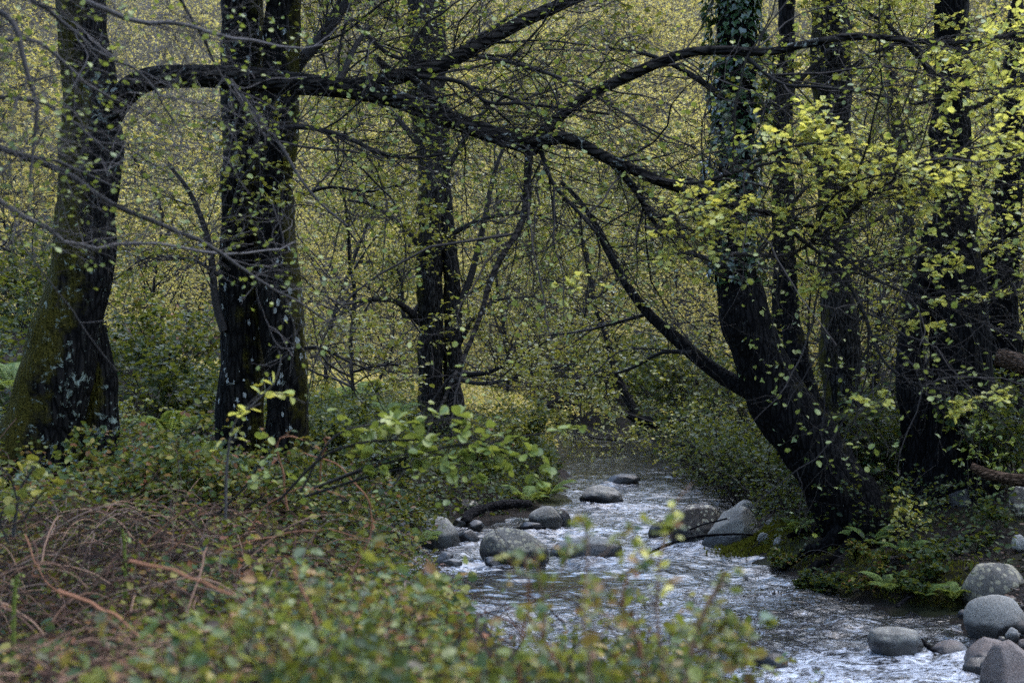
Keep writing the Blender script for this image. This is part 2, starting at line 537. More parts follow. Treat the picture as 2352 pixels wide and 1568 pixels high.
def grid_mesh(name, xs, ys, zf, mat):
    X, Y = np.meshgrid(xs, ys)
    Z = zf(X, Y)
    nx, ny = len(xs), len(ys)
    v = np.stack([X, Y, Z], -1).reshape(-1, 3)
    i = (np.arange(ny - 1)[:, None] * nx + np.arange(nx - 1)[None]).ravel()
    q = np.stack([i, i + 1, i + nx + 1, i + nx], -1)
    mb = MB()
    mb.add(v, [q])
    return mb.build(name, mat)


def ground_mat():
    m, t = nt('forest_floor')
    ob = N(t, 'ShaderNodeTexCoord').outputs['Object']
    n1 = N(t, 'ShaderNodeTexNoise', {'Vector': ob, 'Scale': 9, 'Detail': 8, 'Roughness': .7})
    n2 = N(t, 'ShaderNodeTexNoise', {'Vector': ob, 'Scale': 60, 'Detail': 5, 'Roughness': .7})
    n3 = N(t, 'ShaderNodeTexNoise', {'Vector': ob, 'Scale': .7, 'Detail': 5})
    soil = ramp(t, n2.outputs[0], [(.3, (.005, .0045, .004)), (.52, (.014, .011, .009)), (.72, (.045, .031, .023))])
    green = ramp(t, n2.outputs[0], [(.3, (.012, .018, .006)), (.7, (.05, .055, .014))])
    col = mixc(t, ramp(t, n3.outputs[0], [(.48, (0, 0, 0)), (.62, (.8, .8, .8))]), soil, green)
    # pale litter and last year's bracken on the open slope beyond the wood
    y = N(t, 'ShaderNodeSeparateXYZ', {0: ob}).outputs[1]
    f = math_(t, 'DIVIDE', math_(t, 'SUBTRACT', y, 44.0), 8.0, clamp=True)
    slope = ramp(t, n1.outputs[0], [(.35, (.02, .018, .012)), (.5, (.05, .043, .026)), (.68, (.06, .055, .02))])
    col = mixc(t, f, col, slope)
    h = math_(t, 'MULTIPLY_ADD', n2.outputs[0], .5, n1.outputs[0])
    bp = N(t, 'ShaderNodeBump', {'Height': h, 'Strength': 1, 'Distance': .06})
    b = N(t, 'ShaderNodeBsdfPrincipled', {'Base Color': col, 'Roughness': .9, 'Specular IOR Level': .15, 'Normal': bp.outputs[0]})
    out(t, b.outputs[0])
    return m


xs = np.unique(np.concatenate([np.linspace(-70, -9, 60), np.linspace(-9, 9, 220), np.linspace(9, 70, 60)]))
ys = np.unique(np.concatenate([np.linspace(-6, 6, 30), np.linspace(6, 27, 230), np.linspace(27, 50, 110), np.linspace(50, 170, 90)]))
g = grid_mesh('ground', xs, ys, land, ground_mat())
tag(g, kind='structure')

# ------------------------------------------------------------------ stones
ROCKS = []      # x, y, radius, height: used by the water for foam


def ico(sub):
    bm = bmesh.new()
    bmesh.ops.create_icosphere(bm, subdivisions=sub, radius=1)
    v = np.array([q.co[:] for q in bm.verts])
    f = np.array([[q.index for q in fa.verts] for fa in bm.faces])
    bm.free()
    return v, f


ICO = {k: ico(k) for k in (3, 4, 5)}


def stone(name, box, mat, label, cat='boulder', d=None, zb=0.0, depth=.8, mid=.35, facets=0, rough=.15, seed=0, lean=0.0, skew=0.0, group=None, sub=4, flat=0.0, rot=0.0):
    """stone that fills picture box (x0, x1, y0, y1) and sinks into what carries it"""
    x0, x1, y0, y1 = box
    if d is None:
        d = dw(y1, zb)
    w = (x1 - x0) / F * d / 2
    h = (y1 - y0) / F * d
    v, f = ICO[sub]
    v = v.copy()
    r = np.random.default_rng(seed + 100)
    q = v * np.array([1, 1, 1])
    n = fbm(q * 1.1 + seed * 3.7, 2, seed)
    n2 = fbm(q * 4 + seed, 3, seed + 3)
    v = v * (1 + rough * 1.4 * n + rough * .22 * n2)[:, None]
    for k in range(facets):
        nn = r.normal(size=3)
        nn[2] = abs(nn[2]) * .7
        nn /= np.linalg.norm(nn)
        off = r.uniform(.5, .82)
        s = v @ nn - off
        v = v - np.where(s > 0, s * .88, 0)[:, None] * nn
    for k in range(6):
        nn = r.normal(size=3)
        nn /= np.linalg.norm(nn)
        s = v @ nn - r.uniform(.74, .95)
        v = v - np.where(s > 0, s * .75, 0)[:, None] * nn
    v = v * (1 + .012 * fbm(v * 9 + seed, 2, seed + 9))[:, None]
    if flat:
        v[:, 2] = np.where(v[:, 2] > 1 - flat, 1 - flat + (v[:, 2] - 1 + flat) * .25, v[:, 2])
    v[:, 0] += lean * v[:, 2] + skew * v[:, 0] * v[:, 2]
    if rot:
        c, s = math.cos(rot), math.sin(rot)
        v = np.stack([v[:, 0] * c - v[:, 1] * s, v[:, 0] * s + v[:, 1] * c, v[:, 2]], 1)
    # fit what stands above the carrying surface to the box
    lo, hi = v[:, 2].min(), v[:, 2].max()
    cut = lo + (hi - lo) * mid
    top = v[:, 2] > cut
    xmin, xmax = v[top, 0].min(), v[top, 0].max()
    v[:, 0] = (v[:, 0] - (xmin + xmax) / 2) * (2 * w / (xmax - xmin))
    v[:, 1] *= w * depth
    v[:, 2] = (v[:, 2] - cut) * (h / (hi - cut))
    c = P((x0 + x1) / 2, y1, d)
    c = np.array([c[0] * (1 + .5 * w * depth / d), d + w * depth * .72, zb])
    mb = MB()
    mb.add(v + c, [f])
    o = mb.build(name, mat, origin=c)
    tag(o, label, cat, group)
    if zb < .1:
        ROCKS.append((c[0], c[1], w, h))
    return o


stone('boulder', (1099, 1262, 1217, 1296), R['lichen'], 'large domed lichen-flecked boulder in midstream with a stick lying on its top', mid=.3, seed=3, sub=5, rough=.07, lean=-.12)
stone('boulder', (962, 1057, 1189, 1256), R['grey'], 'smooth pale grey egg-shaped boulder against the left bank of the stream', mid=.38, seed=5, sub=5, rough=.05, lean=-.1, depth=1.0)
stone('boulder', (1046, 1102, 1216, 1244), R['dark'], 'low black wet boulder just right of the pale egg-shaped one', seed=6)
stone('boulder', (1214, 1293, 1163, 1212), R['grey'], 'peaked grey boulder in the stream below the tip of the black log', seed=8, sub=5, rough=.09, mid=.3)
stone('boulder', (1276, 1311, 1172, 1208), R['brown'], 'small mossy round boulder pressed to the right side of the peaked grey one', d=19.4, seed=9)
stone('stone', (1194, 1246, 1199, 1216), R['dark'], 'flat wet stone at the left foot of the peaked grey boulder', 'stone', seed=10)
stone('boulder', (1262, 1432, 1236, 1278), R['smooth'], 'wide low wet slab washed over by water right of the large domed boulder', seed=12, mid=.45, sub=5, rough=.07, depth=.6, lean=.1)
stone('boulder', (1330, 1432, 1117, 1156), R['grey'], 'long grey boulder rounded at its left end, alone in the upper stream', seed=14, mid=.35, sub=5, lean=-.2, skew=-.15)
stone('boulder', (1394, 1471, 1089, 1113), R['dark'], 'dark humped boulder farthest up the stream', seed=15, lean=.15)
stone('stone', (1541, 1558, 1084, 1093), R['dark'], 'tiny black stone poking from the upper stream near the right bank', 'stone', seed=16, sub=3)
stone('stone', (1376, 1406, 1104, 1113), R['dark'], 'thin dark stone at the left foot of the farthest humped boulder', 'stone', seed=17, sub=3)
stone('boulder', (1488, 1566, 1194, 1233), R['brown'], 'small dark brown boulder at the stream end of the paired angular ones', seed=18)
stone('boulder', (1536, 1668, 1164, 1243), R['brown'], 'large brown angular boulder with a shadowed hollow front by the right bank', seed=20, facets=4, sub=5, rough=.1)
stone('boulder', (1612, 1756, 1158, 1249), R['grey'], 'grey pointed boulder with flat sloping faces above a mossy ledge', d=17.3, seed=23, facets=6, sub=5, rough=.1, lean=.05)
stone('stone', (1686, 1738, 1149, 1172), R['pale'], 'pale smooth stone behind the pointed grey boulder', 'stone', d=20.2, zb=.1, seed=24)
stone('boulder', (2214, 2362, 1284, 1400), R['lichen'], 'big round boulder crusted with tan lichen on the right bank', d=12.95, seed=26, sub=5, rough=.06, mid=.2)
stone('boulder', (2220, 2372, 1382, 1482), R['smooth'], 'smooth plain grey boulder in front of the lichen-crusted one', d=11.9, seed=28, sub=5, rough=.06, mid=.3, lean=-.1)
stone('boulder', (1996, 2122, 1448, 1508), R['grey'], 'flat-topped boulder with a black wet side in the rapids', seed=30, sub=5, flat=.45, mid=.3, rough=.09)
stone('stone', (2143, 2224, 1474, 1508), R['red'], 'low reddish stone between the flat-topped boulder and the bank', 'stone', seed=31, mid=.4)
stone('stone', (2214, 2345, 1459, 1514), R['red'], 'grey stone with a rusty red stripe at the right edge of the water', 'stone', d=11.0, seed=33, sub=5, facets=3)
stone('stone', (2209, 2296, 1508, 1543), R['brown'], 'brown rounded stone below the rusty striped one', 'stone', d=10.7, seed=34)
stone('boulder', (2262, 2420, 1478, 1600), R['red'], 'rough orange-brown boulder in the bottom right corner', d=10.0, seed=36, facets=5, sub=5, rough=.12)
stone('stone', (1716, 1812, 1499, 1533), R['dark'], 'rounded stone almost drowned in froth near the front plants', 'stone', seed=37, mid=.45)
stone('stone', (2326, 2360, 1388, 1410), R['red'], 'small orange stone wedged beside the smooth grey boulder', 'stone', d=12.4, zb=.14, seed=38)
stone('stone', (2310, 2342, 1431, 1456), R['pale'], 'small pale round pebble on the gravel beside the smooth grey boulder', 'pebble', d=11.4, zb=.12, seed=39)
stone('stone', (2338, 2368, 1418, 1440), R['brown'], 'small brown pebble cut by the right edge above the gravel', 'pebble', d=11.6, zb=.14, seed=40)
stone('stone', (992, 1042, 1268, 1297), R['pale'], 'pale pointed stone in the riffle left of the large domed boulder', 'stone', seed=41, facets=3, lean=.4)
stone('stone', (1012, 1062, 1283, 1299), R['smooth'], 'flat grey stone awash just in front of the pale pointed one', 'stone', seed=42)
stone('stone', (1112, 1172, 1278, 1298), R['dark'], 'low wet stone at the foot of the large domed boulder', 'stone', seed=43)
stone('stone', (1186, 1262, 1268, 1292), R['smooth'], 'low grey stone awash between the domed boulder and the wet slab', 'stone', seed=44)
stone('boulder', (914, 1004, 1326, 1402), R['brown'], 'brown boulder half hidden by front brambles at the left water edge', d=13.4, seed=45, sub=5)
stone('boulder', (1060, 1134, 1424, 1540), R['dark'], 'tall dark boulder seen through the front brambles at the water edge', d=11.0, seed=46, sub=5, mid=.2)
stone('boulder', (872, 965, 1216, 1296), R['dark'], 'black rock under the bramble bank left of the egg-shaped boulder', d=16.6, seed=47, facets=3)
stone('stone', (1040, 1076, 1186, 1206), R['brown'], 'small brown stone under the left end of the black log', 'stone', d=19.2, seed=48)
stone('stone', (1074, 1112, 1188, 1208), R['dark'], 'mossy small stone below the black log', 'stone', d=19.0, seed=49)
stone('stone', (1740, 1774, 1222, 1256), R['pale'], 'pale cracked stone right of the mossy ledge', 'stone', d=16.9, zb=.05, seed=50, facets=4)
stone('stone', (1776, 1806, 1236, 1258), R['pale'], 'pale rounded cobble on the bank below the leaning trunk', 'stone', d=16.6, zb=.1, seed=51)
stone('stone', (1800, 1828, 1226, 1246), R['grey'], 'grey cobble touching the pale cobble below the leaning trunk', 'stone', d=16.8, zb=.14, seed=52)
stone('stone', (1728, 1748, 1208, 1228), R['brown'], 'knobbly brown stone at the top of the mossy ledge', 'stone', d=17.2, zb=.14, seed=53, sub=3)
stone('stone', (1758, 1790, 1208, 1224), R['grey'], 'small grey stone on the slope right of the pointed boulder', 'stone', d=17.4, zb=.24, seed=54, sub=3)
stone('stone', (1786, 1826, 1164, 1186), R['dark'], 'dark flat stone lying on the bank left of the leaning trunk foot', 'stone', d=18.6, zb=.28, seed=55)
stone('stone', (2180, 2234, 1128, 1168), R['dark'], 'blocky dark stone under the big right trunk', 'stone', d=16.2, zb=.62, seed=56, facets=4)
stone('stone', (2326, 2364, 1240, 1266), R['pale'], 'white stone on the dark soil at the right edge', 'stone', d=13.9, zb=.5, seed=57)
stone('stone', (2318, 2366, 1160, 1210), R['brown'], 'brown rock on the slope at the right edge above the white stone', 'stone', d=15, zb=.75, seed=58, facets=3)
stone('stone', (2186, 2222, 1238, 1260), R['brown'], 'small brown stone on the dark soil behind the bank ferns', 'stone', d=14.2, zb=.4, seed=59, sub=3)
stone('stone', (1050, 1100, 1164, 1186), R['brown'], 'brown stone tucked behind the black log end', 'stone', d=20.2, zb=.12, seed=60)

COB = [(2258, 2288, 1452, 1470, 'grey', 'grey cobble'), (2290, 2312, 1444, 1462, 'brown', 'brown cobble'), (2340, 2366, 1448, 1468, 'red', 'reddish cobble'), (2312, 2338, 1462, 1480, 'pale', 'pale cobble'),
       (2200, 2222, 1388, 1404, 'dark', 'dark wet cobble'), (2346, 2372, 1470, 1490, 'grey', 'smooth grey cobble'), (2298, 2322, 1410, 1426, 'dark', 'black cobble'), (2330, 2356, 1400, 1418, 'brown', 'tan cobble'), (2252, 2276, 1486, 1502, 'pale', 'whitish cobble')]
WHERE = ['right of the smooth grey boulder and nearest the water', 'behind the rusty striped stone', 'cut by the right edge beside the pebbles', 'in front of the pale round pebble', 'where the lichen-crusted boulder meets the water', 'above the orange-brown corner boulder',
         'in the crack between the two biggest bank boulders', 'under the small orange stone', 'leaning on the rusty striped stone']
for k, ((x0, x1, y0, y1, m_, kind_), wh) in enumerate(zip(COB, WHERE)):
    stone('cobble', (x0, x1, y0, y1), R[m_], kind_ + ' ' + wh, 'stone', d=11.0 + (1480 - y1) * .02, zb=.08, seed=160 + k, sub=3, facets=k % 4, rough=.1)
# gravel at the right edge
mb = MB()
gx, gy = U(3.75, 5.2, 420), U(10.2, 12.6, 420)
gz = land(gx, gy)
v0, f0 = ICO[3]
v0, f0 = ico(2)
for x, y, z in zip(gx, gy, gz):
    if z < .0:
        continue
    s = U(.012, .045)
    mb.add(v0 * np.array([U(.8, 1.3), U(.8, 1.3), U(.5, .9)]) * s * (1 + .2 * vnoise(v0 * 1.5 + x * 50, 3))[:, None] + np.array([x, y, z + s * .2]), [f0])
tag(mb.build('gravel', R['brown']), 'small wet gravel between the stones at the right water edge', 'gravel', kind='stuff')


# ------------------------------------------------------------------ water
def water_mat():
    m, t = nt('stream_water')
    ob = N(t, 'ShaderNodeTexCoord').outputs['Object']
    mp = N(t, 'ShaderNodeMapping', {'Vector': ob, 'Rotation': (0, 0, .25), 'Scale': (.7, 1.05, 1)}).outputs[0]
    n1 = N(t, 'ShaderNodeTexNoise', {'Vector': mp, 'Scale': 12, 'Detail': 3, 'Roughness': .55, 'Distortion': .9})
    tb = N(t, 'ShaderNodeAttribute', attribute_name='turbulence').outputs['Fac']
    bp = N(t, 'ShaderNodeBump', {'Height': math_(t, 'MULTIPLY', n1.outputs[0], tb), 'Strength': 1, 'Distance': .036})
    at_ = N(t, 'ShaderNodeAttribute', attribute_name='foam_glint').outputs['Fac']
    n3 = N(t, 'ShaderNodeTexNoise', {'Vector': mp, 'Scale': 7, 'Detail': 7, 'Roughness': .66, 'Distortion': 1.8})
    n4 = N(t, 'ShaderNodeTexNoise', {'Vector': mp, 'Scale': 15, 'Detail': 4, 'Roughness': .6, 'Distortion': 2.2})
    rg = math_(t, 'SUBTRACT', 1.0, math_(t, 'MULTIPLY', math_(t, 'ABSOLUTE', math_(t, 'SUBTRACT', n4.outputs[0], .5)), 7.0), clamp=True)
    f = math_(t, 'MULTIPLY_ADD', rg, .3, math_(t, 'MULTIPLY_ADD', n3.outputs[0], 2.3, math_(t, 'MULTIPLY_ADD', at_, .8, -1.73)))
    f = math_(t, 'MULTIPLY', f, 1.7, clamp=True)
    wcol = mixc(t, N(t, 'ShaderNodeTexNoise', {'Vector': ob, 'Scale': .8}).outputs[0], (.012, .014, .018), (.026, .024, .022))
    w = N(t, 'ShaderNodeBsdfPrincipled', {'Base Color': wcol, 'Roughness': .06, 'IOR': 1.5, 'Specular IOR Level': .7, 'Normal': bp.outputs[0]})
    fo = N(t, 'ShaderNodeBsdfPrincipled', {'Base Color': (.5, .54, .62, 1), 'Roughness': .5, 'Normal': bp.outputs[0]})  # foam colour; its bluish white also paints sky glints on the riffle
    mx = N(t, 'ShaderNodeMixShader', {0: f, 1: w.outputs[0], 2: fo.outputs[0]})
    out(t, mx.outputs[0])
    return m


wx = np.arange(-3.2, 7.0, .03)
wy = np.concatenate([np.arange(8, 24, .03), np.arange(24, 52, .08)])
Xw, Yw = np.meshgrid(wx, wy)
pw = np.stack([Xw * .75 + Yw * .12, Yw * 1.05, np.zeros_like(Xw)], -1).reshape(-1, 3)
wob = np.stack([fbm(pw * .9, 2, 31), fbm(pw * .9, 2, 41), np.zeros(len(pw))], -1) * .5
turb = .46 + .54 * sstep((29 - Yw) / 10)
calm = np.exp(-((Xw - .4) / 1.0) ** 2 - ((Yw - 14.9) / .6) ** 2)
turb = turb * (1 - .6 * calm)
foam_glint = .16 + .12 * fbm(pw * .7, 3, 77).reshape(Xw.shape)  # overall cover: real foam plus painted sky reflections
for cx, cy, sx, sy, a in ((2.75, 11.1, .8, .7, .75), (2.3, 10.6, .9, .5, .5), (1.0, 19.0, .45, .35, .75), (1.35, 16.5, .5, .8, .5), (1.9, 20.5, .9, 2.0, .3), (-.6, 15.9, .5, .5, .4),
                          (1.6, 13.2, 1.3, 1.2, .22), (2.0, 17.4, .5, .8, .4), (.3, 12.6, .8, .8, .25), (2.4, 24, 1.2, 3, .22), (3.2, 12.6, .6, .4, .3), (1.6, 11, 1.2, .6, .3)):
    foam_glint = foam_glint + a * np.exp(-((Xw - cx) / sx) ** 2 - ((Yw - cy) / sy) ** 2)
Zw = (fbm(pw * 2.6 + wob, 3, 51).reshape(Xw.shape) * .035 + (1 - np.abs(fbm(pw * 4.2 + wob * 2, 2, 61).reshape(Xw.shape))) * .032 + fbm(pw * 9 + wob * 3, 1, 71).reshape(Xw.shape) * .006 * sstep((20 - Yw) / 6)) * turb
Zw = Zw - .045 * turb
for rx, ry, rw, rh in ROCKS:
    dd = np.hypot((Xw - rx), (Yw - ry) * 1.1)
    foam_glint = foam_glint + .22 * np.exp(-((dd - rw * 1.02) / .1) ** 2) * (.5 + fbm(pw * 2.3, 2, 88).reshape(Xw.shape))
    foam_glint = foam_glint + .12 * np.exp(-((Xw - rx) / (rw * .8)) ** 2 - ((Yw - ry + rw * 1.3) / (rw * .9)) ** 2)
    Zw = Zw + .02 * np.exp(-((dd - rw) / .1) ** 2)
foam_glint = np.clip(foam_glint, 0, .7)
foam_glint = foam_glint * (1 - .85 * calm) * (1 - .8 * sstep((Yw - 24) / 8))
mb = MB()
nx, ny = len(wx), len(wy)
i = (np.arange(ny - 1)[:, None] * nx + np.arange(nx - 1)[None]).ravel()
mb.add(np.stack([Xw, Yw, Zw], -1).reshape(-1, 3), [np.stack([i, i + 1, i + nx + 1, i + nx], -1)])
wo = mb.build('water', water_mat())
at_ = wo.data.attributes.new('foam_glint', 'FLOAT', 'POINT')
at_.data.foreach_set('value', foam_glint.astype(np.float32).ravel())
at2 = wo.data.attributes.new('turbulence', 'FLOAT', 'POINT')
lull = .62 + .38 * np.clip(fbm(pw * .55, 2, 97).reshape(Xw.shape) * 1.6 + .4, -1, 1)
at2.data.foreach_set('value', (turb * lull).astype(np.float32).ravel())
tag(wo, kind='structure')


# ------------------------------------------------------------------ trees
def line(px, d, w, K):
    """picture polyline (x, y[, d]) with diameters w (list or end pair) -> pts (K,3), rad (K)"""
    rows = []
    n = len(px)
    if len(w) == 2:
        w = np.linspace(w[0], w[1], n)
    if not hasattr(d, '__len__'):
        d = (d, d)
    dd = np.linspace(d[0], d[1], n)
    for k, p in enumerate(px):
        rows.append([*P(p[0], p[1], dd[k]), w[k] / F * dd[k] / 2])
    r = catmull(rows, K)
    return r[:, :3], np.maximum(r[:, 3], .002)


def bark_warp(amp, seed, freq=7.0, along=(1, 1, .16)):
    def w(v, off):
        q = v * freq * np.array(along)
        n = 1 - np.abs(fbm(q + seed, 3, seed))
        lump = fbm(v * 2.2 + seed, 2, seed + 7)
        return v + off * ((n - .55) * amp + lump * amp * 1.1)[:, None]
    return w


def trunk(parent, name, px, d, w, mat, amp=.03, seed=1, K=120, sides=44, loc=None, cap=False):
    p, r = line(px, d, w, K)
    r = r * .93
    mb = MB()
    tubes(mb, p[None], r[None], sides, warp=bark_warp(amp * (.6 if name == 'limb' else 1), seed, along=(.45, .8, .8) if name in ('limb', 'root') else (1, 1, .16)), cap=cap)
    o = mb.build(name, mat)
    o.parent = parent
    o.location = -np.array(parent.location)
    return p, r


def put(parent, mb, name, mats, smooth=True):
    o = mb.build(name, mats, smooth=smooth)
    o.parent = parent
    o.location = [-c for c in parent.location]
    return o


def wood_rest(mb, p, r, lv, leaf, sides=4, mat_w=0, mat_l=1, leaf_on=2, bare=8):
    """branch a batch (N,K,3) through levels lv; leaf = (n, size, kind, tilt) on the last two levels"""
    cur, cr = p, r
    if bare:
        L0 = lv[0]['L']
        q, qr = sprout(p, r, bare, (L0[0] * 1.1, L0[1] * 1.5), t=(.05, 1), flat=.7, K=12, wig=.17, rk=.005, rmin=.003)
        tubes(mb, q, qr, 4, mat_w)
        q, qr = sprout(q, qr, 4, (L0[0] * .5, L0[1] * .6), flat=.6, K=7, wig=.2, rk=.005, rmin=.0024)
        tubes(mb, q, qr, 3, mat_w)
    for k, a in enumerate(lv):
        cur, cr = sprout(cur, cr, **a)
        tubes(mb, cur, cr, max(3, sides - k), mat_w)
        if leaf and k >= len(lv) - leaf_on:
            n, size, kind, tilt = leaf
            leafy(mb, cur, n if k == len(lv) - 1 else max(1, n // 2), size, kind, mat_l, t=(.3, 1), tilt=tilt)


# --- the mossy left tree and its great limb
t1 = thing('alder_tree', P(110, 1110, 12), 'leaning mossy trunk at the left whose long thick limb reaches across the whole picture', 'tree')
trunk(t1, 'trunk', [(30, 1180), (62, 1090), (102, 960), (144, 800), (184, 640), (198, 480), (208, 330), (205, 200), (192, 80), (185, -40), (180, -400), (190, -900)], 12,
      [235, 205, 185, 168, 148, 140, 140, 132, 112, 108, 95, 60], M['bark_moss'], amp=.035, seed=2, K=220)
trunk(t1, 'side_stem', [(226, 1170), (226, 1060), (232, 960), (226, 860), (210, 750)], 12.3, [112, 98, 82, 68, 50], M['bark_moss'], amp=.03, seed=5, K=80, sides=32)
la, ra = trunk(t1, 'limb', [(215, 330), (250, 262), (290, 212), (350, 180), (450, 176), (560, 180), (690, 194), (800, 204), (850, 212)], (12, 11.3),
               [70, 72, 62, 56, 56, 60, 56, 52, 50], M['bark_limb'], amp=.012, seed=8, K=110, sides=24)
lb, rb = trunk(t1, 'limb', [(820, 205), (900, 224), (1000, 262), (1100, 298), (1180, 324), (1235, 338)], (11.3, 11), [50, 46, 44, 42, 46, 40], M['bark_limb'], amp=.01, seed=9, K=60, sides=20)
lc, rc = trunk(t1, 'limb', [(810, 203), (900, 180), (1000, 155), (1075, 118), (1140, 82), (1210, 45), (1290, 10), (1400, -40)], (11.3, 11.6), [46, 42, 40, 38, 36, 34, 30, 26], M['bark_limb'], amp=.01, seed=10, K=60, sides=18)
ld, rd = trunk(t1, 'limb', [(1225, 332), (1262, 292), (1330, 232), (1420, 186), (1500, 150), (1580, 122), (1660, 116), (1760, 120), (1860, 100), (1960, 84), (2080, 92), (2200, 98), (2400, 70)], (11, 10.4),
               [34, 30, 27, 26, 26, 25, 24, 22, 19, 17, 15, 13, 10], M['bark_limb'], amp=.006, seed=11, K=90, sides=14)
le, re_ = trunk(t1, 'limb', [(1220, 330), (1300, 318), (1400, 366), (1500, 410), (1600, 448), (1700, 474), (1800, 498), (1880, 528)], (11, 10.2), [36, 30, 26, 24, 21, 18, 15, 12], M['bark_limb'], amp=.006, seed=12, K=70, sides=14)
lf, rf = trunk(t1, 'limb', [(1216, 335), (1212, 400), (1208, 470), (1190, 530), (1155, 585), (1125, 650), (1105, 720), (1070, 810), (1040, 870), (1015, 930), (1005, 975)], (11, 8.6),
               [24, 20, 19, 17, 16, 14, 12, 10, 8, 7, 5], M['bark_limb'], amp=.004, seed=13, K=70, sides=10)
lg, rg = trunk(t1, 'limb', [(1400, 366), (1455, 430), (1490, 490), (1520, 540)], (10.8, 10.6), [18, 16, 12, 7], M['bark_limb'], amp=.004, seed=14, K=40, sides=10)
lh, rh = trunk(t1, 'limb', [(860, 130), (900, 165), (940, 175), (1000, 230), (1060, 280), (1130, 322), (1210, 350)], (11.5, 10.9), [16, 18, 18, 17, 16, 14, 10], M['bark_limb'], amp=.004, seed=15, K=50, sides=10)
lines = [(la, ra), (lb, rb), (lc, rc), (ld, rd), (le, re_), (lf, rf), (lg, rg), (lh, rh)]
mb = MB()
extra = []
for px, d, w in (
        ([(700, 130), (745, 80), (780, 30), (815, -20)], (11.5, 11.6), (30, 20)),
        ([(770, 200), (790, 165), (815, 110), (850, 60)], (11.4, 11.6), (22, 8)),
        ([(530, 185), (575, 245), (620, 300), (655, 350), (690, 410), (740, 470), (800, 520)], (11.2, 9.6), (11, 5)),
        ([(600, 300), (700, 292), (800, 318), (870, 350), (950, 362), (1030, 352)], (11.2, 10.8), (14, 7)),
        ([(960, 175), (1060, 190), (1120, 235), (1200, 238), (1300, 250), (1400, 262)], (11.3, 11), (12, 6)),
        ([(1100, 130), (1200, 150), (1300, 185), (1400, 240), (1500, 300), (1600, 340)], (11.4, 11), (10, 4)),
        ([(1240, 340), (1270, 420), (1340, 500), (1390, 560), (1440, 640)], (11, 10.6), (12, 4)),
        ([(820, 60), (900, 128), (1000, 140), (1100, 128), (1200, 130)], (11.8, 11.4), (12, 5)),
        ([(1700, 120), (1790, 190), (1880, 200), (2000, 215), (2100, 240)], (10.7, 10.2), (10, 5)),
        ([(1790, 495), (1835, 545), (1920, 615), (1975, 700), (2010, 790), (2040, 840), (2100, 880), (2190, 900)], (10.2, 9.2), (11, 5)),
        ([(1680, 585), (1740, 585), (1800, 588), (1860, 560), (1930, 505), (1990, 460)], (10.6, 9.8), (13, 6)),
        ([(1880, 528), (1950, 600), (2030, 650), (2110, 680), (2200, 705), (2280, 690)], (10, 9.2), (8, 4)),
        ([(1500, 410), (1600, 420), (1700, 392), (1800, 372), (1900, 395), (2000, 402), (2100, 385)], (10.6, 9.6), (10, 4)),
        ([(1900, 440), (2000, 430), (2090, 405), (2180, 360), (2260, 310)], (10, 9.4), (9, 4))):
    p, r = line(px, d, w, 40)
    extra.append((p, r))
    tubes(mb, p[None], r[None], 7)
ALL = [catmull(np.c_[p, r], 40) for p, r in lines + extra]
ap = np.array([a[:, :3] for a in ALL])
ar = np.maximum(np.array([a[:, 3] for a in ALL]), .002)
tw = ap[1:]
wood_rest(mb, tw, ar[1:], [dict(n=13, L=(.5, 1.9), t=(.05, 1), flat=.6, K=9, wig=.24, rk=.007, grav=-.01), dict(n=8, L=(.25, .9), flat=.5, K=6, wig=.22, rk=.006, rmin=.0022), dict(n=2, L=(.1, .35), flat=.4, K=4, rk=.006, rmin=.0018)],
          (1, (.03, .055), 'round', .4), leaf_on=1)
put(t1, mb, 'crown', [M['twig_dark'], M['leaf_near']])

# bright fresh sprays at the right, out on the ends of the limb
mb = MB()
sp = []
for px, d, w in (
        ([(1700, 392), (1780, 350), (1860, 330), (1950, 340), (2030, 360)], (10, 9.4), (8, 3)),
        ([(1860, 560), (1900, 470), (1960, 420), (2060, 400), (2150, 420)], (10, 9.2), (8, 3)),
        ([(1740, 585), (1800, 520), (1880, 470), (1990, 460), (2080, 440)], (10, 9.4), (8, 3)),
        ([(1930, 505), (2000, 450), (2100, 425), (2200, 430)], (9.8, 9.2), (8, 3)),
        ([(1480, 520), (1560, 545), (1640, 520), (1700, 500)], (10.2, 9.8), (7, 3)),
        ([(1510, 500), (1560, 490), (1620, 470), (1690, 480)], (10.2, 9.8), (7, 3)),
        ([(2100, 385), (2200, 350), (2280, 330), (2360, 300)], (9.6, 9.2), (7, 3)),
        ([(2080, 92), (2150, 130), (2230, 120), (2340, 70)], (10.4, 9.8), (8, 3)),
        ([(2100, 240), (2170, 225), (2240, 210), (2340, 200)], (10.2, 9.6), (8, 3)),
        ([(1780, 260), (1830, 240), (1870, 290), (1900, 330)], (10.2, 9.8), (6, 3)),
        ([(2190, 900), (2230, 912), (2260, 905), (2305, 915)], (9.2, 9), (5, 3)),
        ([(2040, 840), (2020, 880), (1985, 915), (1960, 920)], (9.5, 9.3), (4, 2)),
        ([(2100, 880), (2150, 915), (2180, 935), (2220, 930)], (9.4, 9.2), (4, 2)),
        ([(2110, 680), (2170, 690), (2240, 690), (2300, 700)], (9.5, 9.2), (4, 2)),
        ([(1975, 700), (2040, 730), (2110, 740), (2170, 745)], (9.7, 9.4), (4, 2)),
        ([(2030, 650), (2100, 640), (2150, 620), (2200, 610)], (9.7, 9.3), (4, 2)),
        ([(1920, 615), (1900, 640), (1880, 650), (1870, 655)], (9.8, 9.7), (4, 2)),
        ([(1240, 640), (1290, 650), (1340, 660), (1380, 655)], (10, 9.8), (4, 2))):
    p, r = line(px, d, w, 20)
    sp.append((p, r))
sp_p, sp_r = np.array([a for a, b in sp]), np.array([b for a, b in sp])
tubes(mb, sp_p, sp_r, 5)
